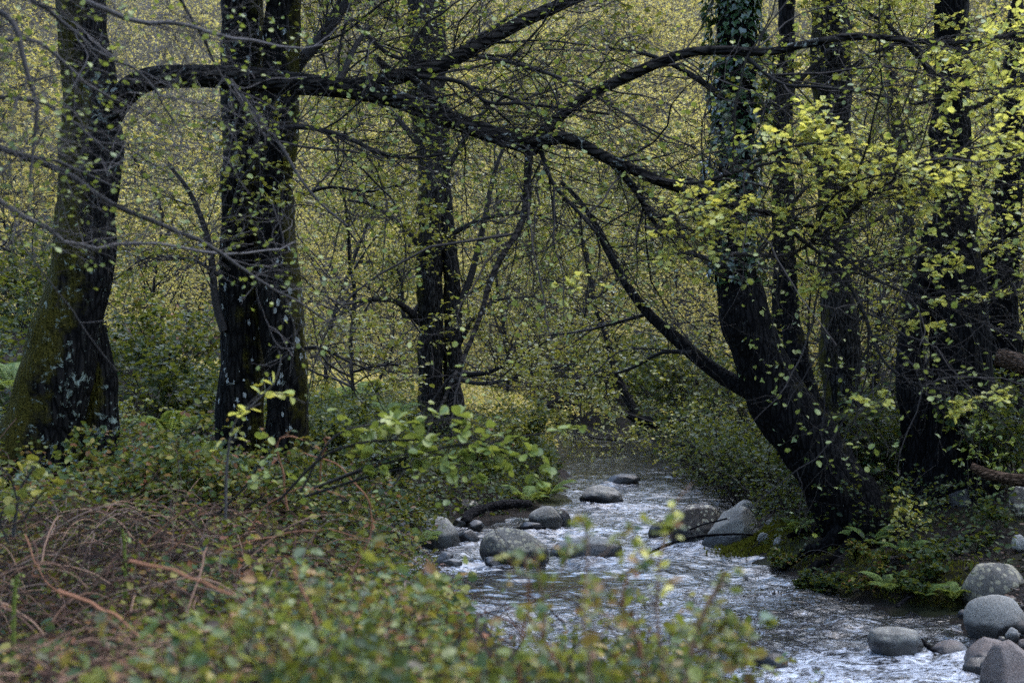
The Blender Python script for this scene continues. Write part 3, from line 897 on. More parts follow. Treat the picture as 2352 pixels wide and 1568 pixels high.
big, small = np.arange(0, 10), np.arange(10, 18)
wood_rest(mb, sp_p[big], sp_r[big], [dict(n=15, L=(.15, .6), t=(.05, 1), flat=.25, K=6, wig=.18, rk=.007), dict(n=3, L=(.08, .28), flat=.25, K=4)], (4, (.036, .062), 'round', .4), leaf_on=2)
wood_rest(mb, sp_p[small], sp_r[small], [dict(n=6, L=(.08, .26), t=(.2, 1), flat=.25, K=5, wig=.15, rk=.008)], (6, (.042, .068), 'round', .35), leaf_on=1)
put(t1, mb, 'leaf_spray', [M['twig_dark'], M['leaf_yellow']])


# --- the double-stemmed tree
t2 = thing('alder_tree', P(605, 1150, 14), 'tall black alder with two white-spotted stems side by side, crossed by the thick limb', 'tree')
trunk(t2, 'stem', [(552, 1190), (553, 1050), (556, 900), (554, 740), (553, 600), (555, 450), (556, 300), (555, 150), (556, 0), (560, -250), (570, -700)], 14.15,
      [128, 116, 110, 106, 100, 94, 94, 98, 100, 80, 50], M['bark_white'], amp=.03, seed=21, K=200)
trunk(t2, 'stem', [(655, 1190), (656, 1050), (658, 940), (652, 800), (642, 680), (636, 560), (636, 450), (640, 300), (645, 150), (648, 0), (640, -250), (630, -700)], 14,
      [126, 112, 104, 106, 100, 90, 88, 92, 92, 92, 76, 50], M['bark_white'], amp=.03, seed=24, K=200)
mb = MB()
base = []
for px, d, w in (([(640, 230), (668, 180), (700, 130), (735, 85), (772, 30), (800, -30)], (14.05, 14.2), (30, 20)), ([(690, 800), (740, 800), (800, 830), (850, 850)], (14, 13.6), (10, 4)),
                 ([(515, 760), (495, 690), (480, 560), (440, 450), (390, 380)], (14, 14), (22, 8)), ([(515, 640), (450, 600), (380, 590), (300, 570)], (14, 13.8), (10, 4)),
                 ([(530, 500), (550, 420), (580, 380), (600, 330)], (13.9, 13.6), (8, 4)), ([(690, 450), (760, 430), (850, 440), (930, 420)], (14, 13.8), (9, 4)),
                 ([(560, -100), (700, -160), (900, -200), (1050, -180)], (14, 13), (40, 12)), ([(640, -200), (500, -280), (300, -330), (150, -320)], (14, 13.4), (40, 12))):
    p, r = line(px, d, w, 24)
    base.append((p, r))
bp_, br_ = np.array([a for a, b in base]), np.array([b for a, b in base])
tubes(mb, bp_, br_, 8)
wood_rest(mb, bp_, br_, [dict(n=9, L=(.5, 1.5), t=(.1, 1), flat=.5, K=8, wig=.2, rk=.009), dict(n=5, L=(.25, .6), flat=.4, K=5), dict(n=3, L=(.1, .3), flat=.4, K=4)], (3, (.04, .065), 'round', .45), leaf_on=2)
put(t2, mb, 'crown', [M['twig_dark'], M['leaf_mid']])

# --- the centre tree
t3 = thing('alder_tree', P(1005, 990, 25), 'twin-trunked dark tree standing in the middle beyond the left bank', 'tree')
trunk(t3, 'stem', [(990, 1020), (988, 920), (990, 800), (990, 680), (988, 560), (992, 440), (985, 320), (975, 200), (970, 80), (968, -60), (965, -500)], 25,
      [80, 64, 62, 60, 58, 62, 66, 66, 70, 60, 30], M['bark_rough'], amp=.05, seed=31, K=160)
trunk(t3, 'stem', [(1036, 1010), (1040, 900), (1040, 780), (1036, 650), (1030, 540), (1020, 440), (1015, 300), (1010, 150), (1005, 0), (1010, -300)], 25.1,
      [50, 42, 40, 38, 36, 34, 32, 32, 30, 20], M['bark_rough'], amp=.04, seed=33, K=140, sides=32)
base = []
for px, d, w in (([(965, 740), (935, 710), (900, 690), (840, 690), (790, 700)], (25, 24), (20, 5)), ([(965, 700), (930, 730), (920, 640), (900, 600)], (25, 24.5), (14, 5)), ([(1050, 860), (1120, 855), (1190, 820), (1280, 770)], (25, 24), (14, 4)),
                 ([(1045, 720), (1080, 640), (1110, 520), (1135, 400), (1160, 330)], (25, 25), (20, 8)), ([(1040, 820), (1090, 730), (1140, 690), (1250, 680)], (25, 24.4), (12, 4)), ([(960, 560), (900, 500), (850, 470), (800, 460)], (25, 24.6), (16, 5)),
                 ([(1020, 400), (1080, 300), (1120, 250), (1200, 200)], (25, 25), (16, 5)), ([(960, 330), (900, 260), (850, 230), (780, 220)], (25, 24.6), (16, 5)), ([(975, 200), (1050, 120), (1140, 60), (1200, 20)], (25, 25), (18, 6)),
                 ([(970, 100), (900, 40), (850, 0), (800, -60)], (25, 25), (16, 6)), ([(1030, 540), (1120, 500), (1220, 490), (1300, 520)], (25, 24.4), (14, 4)), ([(1045, 870), (1120, 880), (1250, 850), (1340, 830)], (24.9, 24), (12, 4))):
    p, r = line(px, d, w, 24)
    base.append((p, r))
mb = MB()
bp_, br_ = np.array([a for a, b in base]), np.array([b for a, b in base])
tubes(mb, bp_, br_, 7)
wood_rest(mb, bp_, br_, [dict(n=9, L=(.9, 2.4), t=(.1, 1), flat=.5, K=8, wig=.2, rk=.008), dict(n=6, L=(.4, 1.1), flat=.4, K=5), dict(n=4, L=(.2, .5), flat=.4, K=4)], (4, (.05, .085), 'oval', .45), leaf_on=2)
put(t3, mb, 'crown', [M['twig_dark'], M['leaf_mid']])

# --- the leaning ivy tree on the right bank
t4 = thing('alder_tree', P(1950, 1220, 15.8), 'thick tree leaning left over the stream, bare black below and wrapped in ivy above', 'tree')
q4, r4 = trunk(t4, 'trunk', [(2060, 1350), (2015, 1275), (1968, 1200), (1905, 1100), (1850, 1010), (1795, 920), (1750, 830), (1715, 740), (1690, 640), (1682, 540), (1688, 440), (1692, 320), (1690, 200), (1692, 60), (1695, -80), (1700, -500)], 15.8,
               [330, 235, 178, 158, 150, 142, 130, 118, 104, 92, 88, 84, 80, 80, 78, 50], M['bark_dark'], amp=.04, seed=41, K=220)
mb = MB()
nI = 2600
rows = U(0, 1, nI) ** .9
k = (90 + rows * 95).astype(int)
a = U(0, 2 * math.pi, nI)
offv = np.stack([np.cos(a), np.sin(a), np.zeros(nI)], -1)
bulge = np.maximum(0, fbm(np.c_[q4[k, 2] * 1.4, a, np.zeros(nI)], 2, 3)) * .16
pos = q4[k] + offv * (r4[k] * 1.02 + U(0, .06, nI) + bulge)[:, None]
leaves(mb, pos, offv * .5 + rng.normal(size=(nI, 3)) * .4 + np.array([0, 0, -.7]), offv + np.array([0, 0, .5]) + rng.normal(size=(nI, 3)) * .35, U(.05, .1, nI), 'ivy')
nI = 60
k = (40 + U(0, 1, nI) * 60).astype(int)
a = U(math.pi, 2 * math.pi, nI)
offv = np.stack([np.cos(a), np.sin(a), np.zeros(nI)], -1)
leaves(mb, q4[k] + offv * (r4[k] * 1.06)[:, None], rng.normal(size=(nI, 3)) * .5 + np.array([0, 0, -.7]), offv + np.array([0, 0, .3]) + rng.normal(size=(nI, 3)) * .3, U(.04, .075, nI), 'ivy', 1)
put(t4, mb, 'ivy', [M['ivy'], M['leaf_near']])
trunk(t4, 'limb', [(1740, 900), (1690, 880), (1640, 850), (1590, 810), (1540, 765), (1490, 720), (1440, 655), (1405, 590), (1370, 520), (1330, 460), (1290, 420)], (15.9, 17.5), [60, 44, 38, 34, 30, 26, 23, 20, 17, 13, 8], M['bark_dark'], amp=.012, seed=43, K=80, sides=16)
for k, (px, d, w) in enumerate((([(1940, 1220), (1900, 1252), (1860, 1262), (1822, 1288), (1790, 1312), (1776, 1330)], (15.5, 15.6), [60, 40, 24, 18, 12, 7]),
                                ([(1970, 1235), (1930, 1275), (1885, 1290), (1850, 1318), (1830, 1345)], (15.3, 14.9), [50, 34, 20, 13, 7]),
                                ([(2000, 1250), (1975, 1290), (1960, 1318), (1930, 1345), (1915, 1365)], (15.2, 14.5), [60, 36, 20, 12, 7]),
                                ([(2040, 1255), (2060, 1290), (2090, 1312), (2110, 1345), (2120, 1385)], (15.2, 13.6), [60, 36, 22, 14, 8]),
                                ([(2060, 1240), (2120, 1268), (2170, 1290), (2220, 1300)], (15.3, 14.2), [56, 30, 18, 8]),
                                ([(1930, 1190), (1890, 1215), (1850, 1216), (1810, 1232)], (16, 16.4), [50, 28, 16, 8]))):
    trunk(t4, 'root', px, d, w, M['bark_dark'], amp=.016, seed=44 + k, K=50, sides=14)
trunk(t4, 'stem', [(1960, 1200), (1915, 1060), (1870, 940), (1830, 820), (1812, 700), (1806, 560), (1800, 420), (1790, 280), (1780, 150)], 16.4, [90, 74, 62, 54, 48, 44, 40, 34, 24], M['bark_dark'], amp=.03, seed=241, K=120, sides=26)
base = []
for px, d, w in (([(1690, 640), (1640, 600), (1560, 580), (1480, 590)], (15.7, 15), (16, 5)), ([(1700, 500), (1620, 430), (1540, 400), (1460, 400)], (15.7, 15), (16, 5)), ([(1690, 250), (1600, 180), (1500, 130), (1400, 110)], (15.7, 15), (18, 6)),
                 ([(1700, 300), (1800, 220), (1880, 140), (1960, 60)], (15.8, 15), (20, 6)), ([(1590, 810), (1520, 810), (1440, 850), (1350, 870)], (16.3, 17), (12, 4)), ([(1490, 720), (1420, 740), (1340, 760), (1260, 770)], (16.8, 17), (10, 4)),
                 ([(1690, -60), (1560, -120), (1380, -150), (1200, -130)], (15.8, 14.6), (36, 10)), ([(1690, -120), (1850, -180), (2050, -200), (2250, -190)], (15.8, 14.6), (36, 10))):
    p, r = line(px, d, w, 24)
    base.append((p, r))
mb = MB()
bp_, br_ = np.array([a for a, b in base]), np.array([b for a, b in base])
tubes(mb, bp_, br_, 7)
wood_rest(mb, bp_, br_, [dict(n=9, L=(.6, 1.7), t=(.1, 1), flat=.5, K=8, wig=.2, rk=.008), dict(n=5, L=(.3, .8), flat=.4, K=5), dict(n=3, L=(.12, .35), flat=.4, K=4)], (3, (.045, .07), 'round', .45), leaf_on=2)
put(t4, mb, 'crown', [M['twig_dark'], M['leaf_mid']])


# --- the upright trunks at the right
def straight(px, d, w, label, seed, mat, base_px, br, leafm='leaf_mid', name='alder_tree'):
    o = thing(name, P(base_px[0], base_px[1], d), label, 'tree')
    trunk(o, 'trunk', px, d, w, mat, amp=.04, seed=seed, K=180)
    mb = MB()
    bs = [line(p, dd, ww, 24) for p, dd, ww in br]
    bp_, br_ = np.array([a for a, b in bs]), np.array([b for a, b in bs])
    tubes(mb, bp_, br_, 7)
    wood_rest(mb, bp_, br_, [dict(n=9, L=(.6, 1.7), t=(.1, 1), flat=.5, K=8, wig=.22, rk=.008), dict(n=5, L=(.3, .8), flat=.4, K=5), dict(n=3, L=(.12, .35), flat=.4, K=4)], (3, (.045, .075), 'round', .45), leaf_on=2)
    put(o, mb, 'crown', [M['twig_dark'], M[leafm]])
    return o


t5 = straight([(1970, 1120), (1950, 1000), (1938, 900), (1925, 760), (1918, 620), (1915, 480), (1912, 300), (1908, 120), (1905, -60), (1900, -500)], 18.5, [120, 100, 92, 88, 80, 78, 84, 88, 86, 50],
         'straight tree with deeply furrowed bark just behind the ivy-wrapped leaning one', 51, M['bark_rough'], (1965, 1110),
         [([(1910, 420), (1850, 350), (1800, 300), (1720, 260)], (18.5, 18), (14, 5)), ([(1915, 500), (2000, 440), (2060, 360), (2120, 300)], (18.5, 18), (16, 5)), ([(1910, 200), (1980, 140), (2060, 100), (2160, 90)], (18.5, 18), (16, 5)),
          ([(1905, -60), (1800, -140), (1700, -180), (1500, -190)], (18.5, 17), (30, 8)), ([(1920, 640), (2000, 600), (2080, 590), (2140, 560)], (18.5, 18), (12, 5))])
t6 = straight([(2190, 1230), (2190, 1130), (2200, 1000), (2205, 880), (2200, 740), (2195, 600), (2188, 460), (2186, 300), (2185, 150), (2185, 0), (2180, -400)], 16.8, [260, 210, 180, 160, 140, 126, 104, 92, 90, 88, 60],
         'stout black trunk widening to a broad foot near the right edge', 55, M['bark_dark'], (2190, 1180),
         [([(2140, 430), (2080, 470), (2020, 500), (1960, 540)], (16.8, 16), (16, 5)), ([(2230, 250), (2290, 220), (2340, 180), (2400, 120)], (16.8, 16), (14, 5)), ([(2150, 180), (2100, 120), (2040, 60), (1980, 20)], (16.8, 16.2), (16, 5)),
          ([(2185, -60), (2100, -150), (1980, -190), (1800, -200)], (16.8, 15.5), (36, 8)), ([(2240, 600), (2290, 560), (2330, 530), (2380, 500)], (16.8, 16), (12, 5))], 'leaf_yellow')
straight([(2335, 1120), (2318, 1000), (2310, 880), (2302, 740), (2305, 600), (2312, 480), (2322, 380), (2330, 250), (2335, 100), (2340, -100)], 19.5, [110, 90, 80, 76, 72, 68, 56, 46, 40, 30],
         'dark trunk half lost behind the stout one at the right edge', 58, M['bark_dark'], (2330, 1100),
         [([(2310, 480), (2260, 420), (2230, 350), (2180, 300)], (19.5, 19), (12, 5)), ([(2310, 640), (2350, 580), (2400, 560), (2450, 550)], (19.5, 19), (12, 5)), ([(2320, 400), (2370, 330), (2420, 280), (2480, 260)], (19.5, 19), (12, 5))], 'leaf_yellow')
trunk(t6, 'stem', [(2105, 1240), (2108, 1120), (2104, 1000), (2096, 880), (2098, 760), (2118, 640), (2150, 520)], 16.9, [110, 88, 78, 72, 64, 56, 40], M['bark_dark'], amp=.035, seed=251, K=120, sides=26)
trunk(t6, 'stem', [(2262, 1230), (2258, 1100), (2254, 980), (2248, 860), (2236, 740), (2222, 620)], 16.6, [90, 70, 60, 54, 46, 34], M['bark_dark'], amp=.035, seed=252, K=120, sides=26)
# trunks farther back between them
straight([(1800, 1060), (1805, 900), (1800, 700), (1798, 500), (1800, 300), (1805, 100), (1808, -100)], 23, [64, 56, 50, 46, 44, 40, 36],
         'thin dark trunk between the ivy-wrapped tree and the furrowed one', 60, M['bark_dark'], (1800, 1060),
         [([(1800, 500), (1850, 430), (1880, 400), (1930, 380)], (23, 23), (10, 4)), ([(1800, 300), (1760, 200), (1740, 160), (1700, 120)], (23, 23), (10, 4)), ([(1800, 700), (1760, 640), (1740, 600), (1700, 560)], (23, 23), (10, 4))])
straight([(2085, 1060), (2090, 900), (2084, 760), (2088, 600), (2080, 420), (2060, 280), (2040, 120), (2030, -60)], 24, [80, 64, 50, 40, 32, 28, 24, 20],
         'slim bent trunk in the gap left of the stout right-hand one', 62, M['bark_rough'], (2085, 1060),
         [([(2085, 500), (2040, 420), (2000, 380), (1960, 330)], (24, 24), (10, 4)), ([(2070, 340), (2110, 260), (2130, 200), (2140, 120)], (24, 24), (10, 4)), ([(2088, 700), (2130, 640), (2150, 600), (2190, 560)], (24, 24), (10, 4))], 'leaf_yellow')

# --- the trees' own tops, unseen above the picture, thickened to shade the banks
def tree_top(o, x, y, z, n, reach, leafm, dense=14):
    st = np.tile(np.array([[x, y, 0.]]), (n, 1))
    st[:, 2] = U(z, z + 2.6, n)
    a = np.arange(n) * 6.283 / n + U(-.3, .3, n)
    p = grow(st, np.stack([np.cos(a), np.sin(a), U(.05, .5, n)], -1), U(.6, 1, n) * reach, 12, .1, .0)
    ok = p[:, :, 2].min(1) > 2.9 + .24 * p[:, :, 1].max(1)
    p = p[ok]
    r = np.linspace(.07, .015, 12)[None] * np.ones((len(p), 1))
    mb = MB()
    tubes(mb, p, r, 7)
    b, br = sprout(p, r, 11, (.7, 2.0), t=(.1, 1), flat=.5, K=6, wig=.2, rk=.008)
    tubes(mb, b, br, 4)
    c, cr = sprout(b, br, 6, (.3, .9), flat=.4, K=4)
    ok = c[:, :, 2].min(1) > 2.65 + .242 * c[:, :, 1].max(1)
    c, cr = c[ok], cr[ok]
    tubes(mb, c, cr, 3)
    leafy(mb, c, dense, (.07, .12), 'oval', 1, t=(.05, 1), tilt=.5)
    put(o, mb, 'crown', [M['twig_dark'], M[leafm]])


tree_top(t1, -3.65, 12, 7.0, 20, 5.5, 'leaf_near', 20)
tree_top(t2, -2.5, 14, 7.6, 18, 5.0, 'leaf_mid', 20)
tree_top(t4, 2.55, 15.8, 7.6, 14, 4.0, 'leaf_mid', 12)
tree_top(t6, 5.2, 16.8, 7.8, 16, 5.0, 'leaf_mid', 12)
tree_top(t5, 4.15, 18.5, 8.2, 12, 4.0, 'leaf_mid', 8)

# --- the low tree leaning across the far water
t8 = thing('alder_tree', P(1640, 1020, 31), 'low trunk lying out over the far water with one bent stem rising from it', 'tree')
trunk(t8, 'trunk', [(1680, 1060), (1625, 1005), (1580, 982), (1530, 968), (1480, 968), (1440, 950)], (30, 31), [60, 46, 40, 34, 30, 16], M['bark_dark'], amp=.03, seed=64, K=70, sides=20)
trunk(t8, 'stem', [(1475, 965), (1450, 930), (1425, 880), (1405, 820), (1388, 760), (1365, 690), (1350, 600), (1320, 480)], (31, 31.5), [24, 22, 20, 18, 17, 15, 12, 7], M['bark_rough'], amp=.015, seed=65, K=70, sides=14)
mb = MB()
bs = [line(p, dd, ww, 24) for p, dd, ww in (([(1388, 760), (1340, 720), (1290, 700), (1230, 690)], (31, 30), (8, 3)), ([(1425, 880), (1380, 860), (1320, 870), (1260, 900)], (31, 30), (8, 3)), ([(1365, 690), (1420, 640), (1450, 600), (1480, 560)], (31, 30), (8, 3)),
                                          ([(1530, 968), (1460, 1000), (1400, 1010), (1340, 1000)], (31, 30), (8, 3)))]
bp_, br_ = np.array([a for a, b in bs]), np.array([b for a, b in bs])
tubes(mb, bp_, br_, 6)
wood_rest(mb, bp_, br_, [dict(n=9, L=(.9, 2.4), t=(.1, 1), flat=.5, K=8, wig=.22, rk=.007), dict(n=6, L=(.4, 1.0), flat=.4, K=5), dict(n=3, L=(.2, .5), flat=.4, K=4)], (3, (.06, .09), 'oval', .45), leaf_on=2)
put(t8, mb, 'crown', [M['twig_dark'], M['leaf_mid']])

# --- the tree outside the left edge whose grey twigs hang into the picture
t0 = thing('overhanging_tree', np.array([-4.2, 6.6, landp(-4.2, 6.6)]), 'fine grey drooping branches reaching in from the top left edge', 'tree')
z0 = landp(-4.2, 6.6)
tp = catmull([(-4.2, 6.6, z0 - .2, .2), (-4.1, 6.6, 2.2, .16), (-4.0, 6.7, 4.5, .14), (-3.8, 6.8, 7.5, .08)], 80)
mb = MB()
tubes(mb, tp[None, :, :3], tp[None, :, 3], 24, warp=bark_warp(.02, 71))
put(t0, mb, 'trunk', M['bark_rough'])
bs = [line(p, dd, ww, 30) for p, dd, ww in (
    ([(-760, 250), (-300, 300), (-60, 335), (100, 388), (260, 465), (340, 505), (420, 552), (520, 600), (600, 648), (690, 682), (775, 725)], (6.6, 7.4), (20, 4)),
    ([(-760, -60), (-300, -60), (-40, 10), (40, 110), (85, 220), (80, 330), (70, 400)], (6.6, 6.2), (20, 6)),
    ([(-760, -200), (-200, -140), (200, -20), (320, 30), (480, 72), (600, 100), (730, 88)], (6.6, 7.2), (18, 4)),
    ([(-760, 350), (-300, 400), (0, 470), (130, 540), (240, 562), (400, 560), (560, 572), (690, 555)], (6.6, 7.6), (16, 3)),
    ([(-760, 100), (-300, 180), (-20, 325), (70, 362), (180, 382), (280, 425)], (6.6, 6.6), (18, 4)),
    ([(-760, -120), (-200, -80), (50, 0), (150, 62), (250, 110), (330, 165), (380, 260), (420, 330)], (6.6, 7.0), (15, 3)),
    ([(-760, 0), (-200, 60), (20, 90), (120, 130), (220, 200), (300, 250), (400, 300)], (6.6, 7.2), (15, 3)),
    ([(-760, 200), (-200, 220), (20, 230), (130, 260), (220, 330), (320, 350), (430, 420)], (6.6, 7.0), (15, 3)),
    ([(-760, -250), (-100, -200), (300, -100), (420, 0), (480, 120), (540, 200), (640, 250)], (6.6, 7.4), (15, 3)))]
bp_, br_ = np.array([a for a, b in bs]), np.array([b for a, b in bs])
q = bp_.reshape(-1, 3) * 3.1
bp_ = bp_ + np.stack([fbm(q, 3, 301), fbm(q, 3, 302), fbm(q, 3, 303)], -1).reshape(bp_.shape) * .045
mb = MB()
tubes(mb, bp_, br_, 7)
wood_rest(mb, bp_, br_, [dict(n=26, L=(.25, .95), t=(.4, 1), flat=.5, K=9, wig=.16, rk=.006, rmin=.0014, grav=-.01), dict(n=6, L=(.12, .45), flat=.6, K=6, wig=.22, rmin=.0011), dict(n=1, L=(.06, .2), flat=.4, K=4, rmin=.001)],
          (1, (.02, .036), 'round', .5), leaf_on=1)
put(t0, mb, 'crown', [M['twig_grey'], M['leaf_near']])


# --- young trees of the thicket: a few built, the rest copied
def young_tree(name, h, nb, leafm, seed, twigm='twig_dark', label=None, group=None):
    global rng
    keep = rng
    rng = np.random.default_rng(seed)
    o = thing(name, (0, 0, 0), label, 'tree', group)
    tp = grow(np.zeros((1, 3)), np.array([[U(-.12, .12), U(-.12, .12), 1]]), np.array([h]), 16, .13, .05)
    tr = np.linspace(.006 * h, .01, 16)[None]
    mb = MB()
    tubes(mb, tp, tr, 9, warp=bark_warp(.012, seed))
    t = mb.build('trunk', M['bark_rough'], o)
    mb = MB()
    wood_rest(mb, tp, tr, [dict(n=nb + 8, L=(.28 * h, .55 * h), t=(.03, .98), ang=(.8, 1.4), flat=.7, K=10, wig=.16, rk=.008, taper=.55, lift=.1), dict(n=9, L=(.5, 1.5), flat=.35, K=6, wig=.2, rk=.007, rmin=.004), dict(n=5, L=(.25, .7), flat=.35, K=4, rmin=.003)],
              (5, (.045, .085), 'oval', .4), leaf_on=2)
    c = mb.build('crown', [M[twigm], M[leafm]], o)
    rng = keep
    return o


def copy_thing(o, loc, rz, s, label=None):
    r = o.copy()
    C.objects.link(r)
    r.location = loc
    r.rotation_euler = (0, 0, rz)
    r.scale = (s, s, s)
    if label:
        r['label'] = label
    for ch in list(o.children):
        c = ch.copy()
        C.objects.link(c)
        c.parent = r
    return r


YL = 'slender young tree with fine dark twigs in the thicket beyond the stream'
YG = 'young trees of the thicket beyond the stream'
protos = [young_tree('young_tree', 7.5, 20, 'leaf_mid', 201, label=YL, group=YG), young_tree('young_tree', 9, 24, 'leaf_far', 202, label=YL, group=YG),
          young_tree('young_tree', 6, 18, 'leaf_far', 203, label=YL, group=YG), young_tree('young_tree', 8, 22, 'leaf_mid', 204, label=YL, group=YG)]
spots = [(820, 27), (760, 33), (860, 38), (1150, 33), (1220, 39), (1120, 44), (380, 24), (300, 30), (450, 33), (60, 22), (-60, 27), (150, 36), (620, 40), (500, 45), (240, 44),
         (1340, 47), (1440, 46), (1560, 42), (1620, 33), (1540, 36), (1750, 34), (1860, 30), (1980, 31), (2060, 37), (2150, 29), (2260, 33), (2350, 28), (2440, 32), (1700, 45), (1900, 44), (2200, 45), (900, 46), (20, 44), (2020, 25), (2290, 24.5), (1730, 27), (690, 48), (1030, 48)]
for k, (px, d) in enumerate(spots):
    x = (px - 1176) / F * d
    loc = (x, d, landp(x, d) - .05)
    o = protos[k] if k < 4 else copy_thing(protos[int(U(0, 4))], loc, U(0, 6.28), U(.75, 1.15))
    o.location = loc

# --- the wood on the slope beyond: one mass
mb = MB()
n = 800
wy_ = 50 + 50 * U(0, 1, n) ** 1.2
wx_ = U(-.46, .46, n) * wy_
wz_ = land(wx_, wy_)
hh = U(2.8, 6.5, n)
tp = grow(np.stack([wx_, wy_, wz_], -1), np.stack([U(-.2, .2, n), U(-.2, .2, n), np.ones(n)], -1), hh, 8, .09, .03)
tr = np.linspace(1, .15, 8)[None] * (.006 * hh)[:, None]
tubes(mb, tp, tr, 5)
b1, r1 = sprout(tp, tr, 13, (1.2, 3.4), t=(.1, 1), ang=(.7, 1.4), flat=.7, K=6, wig=.18, rk=.007, taper=.5, lift=.1, rmin=.008)
tubes(mb, b1, r1, 3)
b2, r2 = sprout(b1, r1, 8, (.5, 1.8), flat=.5, K=5, wig=.22, rmin=.006)
tubes(mb, b2, r2, 3)
thin = U(0, 1, len(b2)) < np.clip(.78 + 1.6 * b2[:, 0, 0] / b2[:, 0, 1], .3, .78) + .3 * fbm(b2[:, 0] * .3, 2, 141)
b2 = b2[thin]
leafy(mb, b2, 6, (.08, .14), 'small', 1, t=(.1, 1), tilt=.55)
leafy(mb, b1, 2, (.08, .13), 'small', 1, t=(.3, 1), tilt=.55)
n = 90000
yy = 43 + 42 * U(0, 1, n) ** 1.3
xx = U(-.46, .46, n) * yy
hh_ = 1.1 + .9 * fbm(np.stack([xx, yy, 0 * xx], -1) * .35, 3, 121)
ok = ~inside(xx, yy) & (hh_ > .1)
xx, yy, hh_ = xx[ok], yy[ok], hh_[ok]
n = len(xx)
leaves(mb, np.stack([xx, yy, land(xx, yy) + hh_ * U(0, 1, n)], -1), rng.normal(size=(n, 3)), np.array([0, -.3, 1]) + rng.normal(size=(n, 3)) * .6, U(.08, .15, n), 'small', 1)
n = 2600
yy = U(43, 62, n)
xx = U(-.46, .46, n) * yy
ok = ~inside(xx, yy)
xx, yy = xx[ok], yy[ok]
arcs(mb, np.stack([xx, yy, land(xx, yy)], -1), (1.2, 3.4), rad=(.006, .014), up=(.6, 2), grav=-.1, wig=.14)
tag(mb.build('woodland', [M['twig_far'], M['leaf_far']]), 'pale yellow-green spring woodland covering the slope behind everything', 'woodland', kind='stuff')


# unseen wood round and behind the viewer, added to block low sky light
mb = MB()
sx = np.concatenate([U(-15, 15, 46), U(8, 15, 26), U(-15, -7.5, 16)])
sy = np.concatenate([U(-13, -3.5, 46), U(-3, 23, 26), U(-3, 13, 16)])
ok = (np.abs(sx) > .40 * sy + 1.8) & ~inside(sx, sy)
sx, sy = sx[ok], sy[ok]
n = len(sx)
tp = grow(np.stack([sx, sy, land(sx, sy) - .1], -1), np.stack([U(-.1, .1, n), U(-.1, .1, n), np.ones(n)], -1), U(9, 13, n), 12, .05, .03)
tr = np.linspace(1, .15, 12)[None] * U(.14, .24, n)[:, None]
tubes(mb, tp, tr, 10)
b1, r1 = sprout(tp, tr, 24, (2, 4.5), t=(.12, 1), ang=(.8, 1.4), flat=.6, K=7, wig=.15, rk=.01, taper=.5, lift=.1, rmin=.012)
ok = np.abs(b1[:, -1, 0]) > .40 * b1[:, -1, 1] + .6
b1, r1 = b1[ok], r1[ok]
tubes(mb, b1, r1, 4)
b2, r2 = sprout(b1, r1, 8, (.6, 1.6), flat=.4, K=4, rmin=.006)
tubes(mb, b2, r2, 3)
leafy(mb, b2, 12, (.1, .19), 'small', 1, t=(.05, 1), tilt=.6)
tag(mb.build('woodland', [M['twig_dark'], M['leaf_mid']]), 'unseen wood added round and behind the near bank to block low sky light', 'woodland', kind='stuff')


# ------------------------------------------------------------------ undergrowth
def scatter_leaves(name, n, region, hfun, size, kind, mats, label, tilt=.6, up=1.0, keep=None, mats_w=None, depthpow=1.0):
    """leaf cover in a box region (x0, x1, y0, y1) with cover height hfun(x, y)"""
    x, y = U(region[0], region[1], n), U(region[2], region[3], n)
    h = hfun(x, y)
    ok = (h > .02)
    if keep is not None:
        ok &= keep(x, y)
    x, y, h = x[ok], y[ok], h[ok]
    z = land(x, y) + h * U(0, 1, len(x)) ** depthpow
    mb = MB()
    k = len(x)
    leaves(mb, np.stack([x, y, z], -1), rng.normal(size=(k, 3)) * np.array([1, 1, .4]), np.array([0, -.25, up]) + rng.normal(size=(k, 3)) * tilt, U(size[0], size[1], k), kind, 0)
    return mb, np.stack([x, y, z], -1)


def bank_left(x, y):
    return (~inside(x, y)) & (pdist(x, y, LB) < pdist(x, y, RB)) & (pdist(x, y, LB) > .12)


# bramble cover height on the near left bank
def h_bramble(x, y):
    p = np.stack([x, y, np.zeros_like(x)], -1)
    n = fbm(p * .9, 3, 91)
    n2 = fbm(p * 2.3, 2, 92)
    h = .4 + .3 * n + .16 * n2
    h = h * np.where(bank_left(x, y), 1, 0)
    h = h * sstep((pdist(x, y, LB) - .1) / .5)
    # rises towards the double-stemmed tree and the corner by the water
    h = h + .35 * np.exp(-((x + 1.9) / .9) ** 2 - ((y - 10.5) / 1.8) ** 2) * bank_left(x, y)
    # the dead tangle is lower in leaves
    h = h * (1 - .2 * np.exp(-((x + 2.1) / 1.25) ** 4 - ((y - 7.4) / 1.2) ** 4))
    lim = 2.5 - (1568 - 784) / F * y - .02
    px = 1176 + x / y * F
    z = land(x, y)
    top = np.where(px > 1720, np.maximum(0, lim - z), h)
    cap1 = 2.5 - (1330 - 784) / F * y - z
    top = np.where((px > 1080) & (px <= 1720) & (y > 4.6), np.minimum(top, np.maximum(0, 2.5 - 800 / F * y - z)), top)
    top = np.where((px > 930) & (px <= 1720) & (y <= 4.6), np.minimum(top, np.maximum(0, cap1)), top)
    return np.minimum(h, top)


def clear_line(x, y, z, ymax):
    px = 1176 + x / y * F
    return px


mb, ps = scatter_leaves('bramble', 70000, (-5.2, .9, 3.0, 13.5), h_bramble, (.03, .065), 'oval', None, '')
o = mb.build('bramble_undergrowth', [M['leaf_bramble']])
tag(o, 'tangled bramble leaves covering the near left bank', 'undergrowth', kind='stuff')

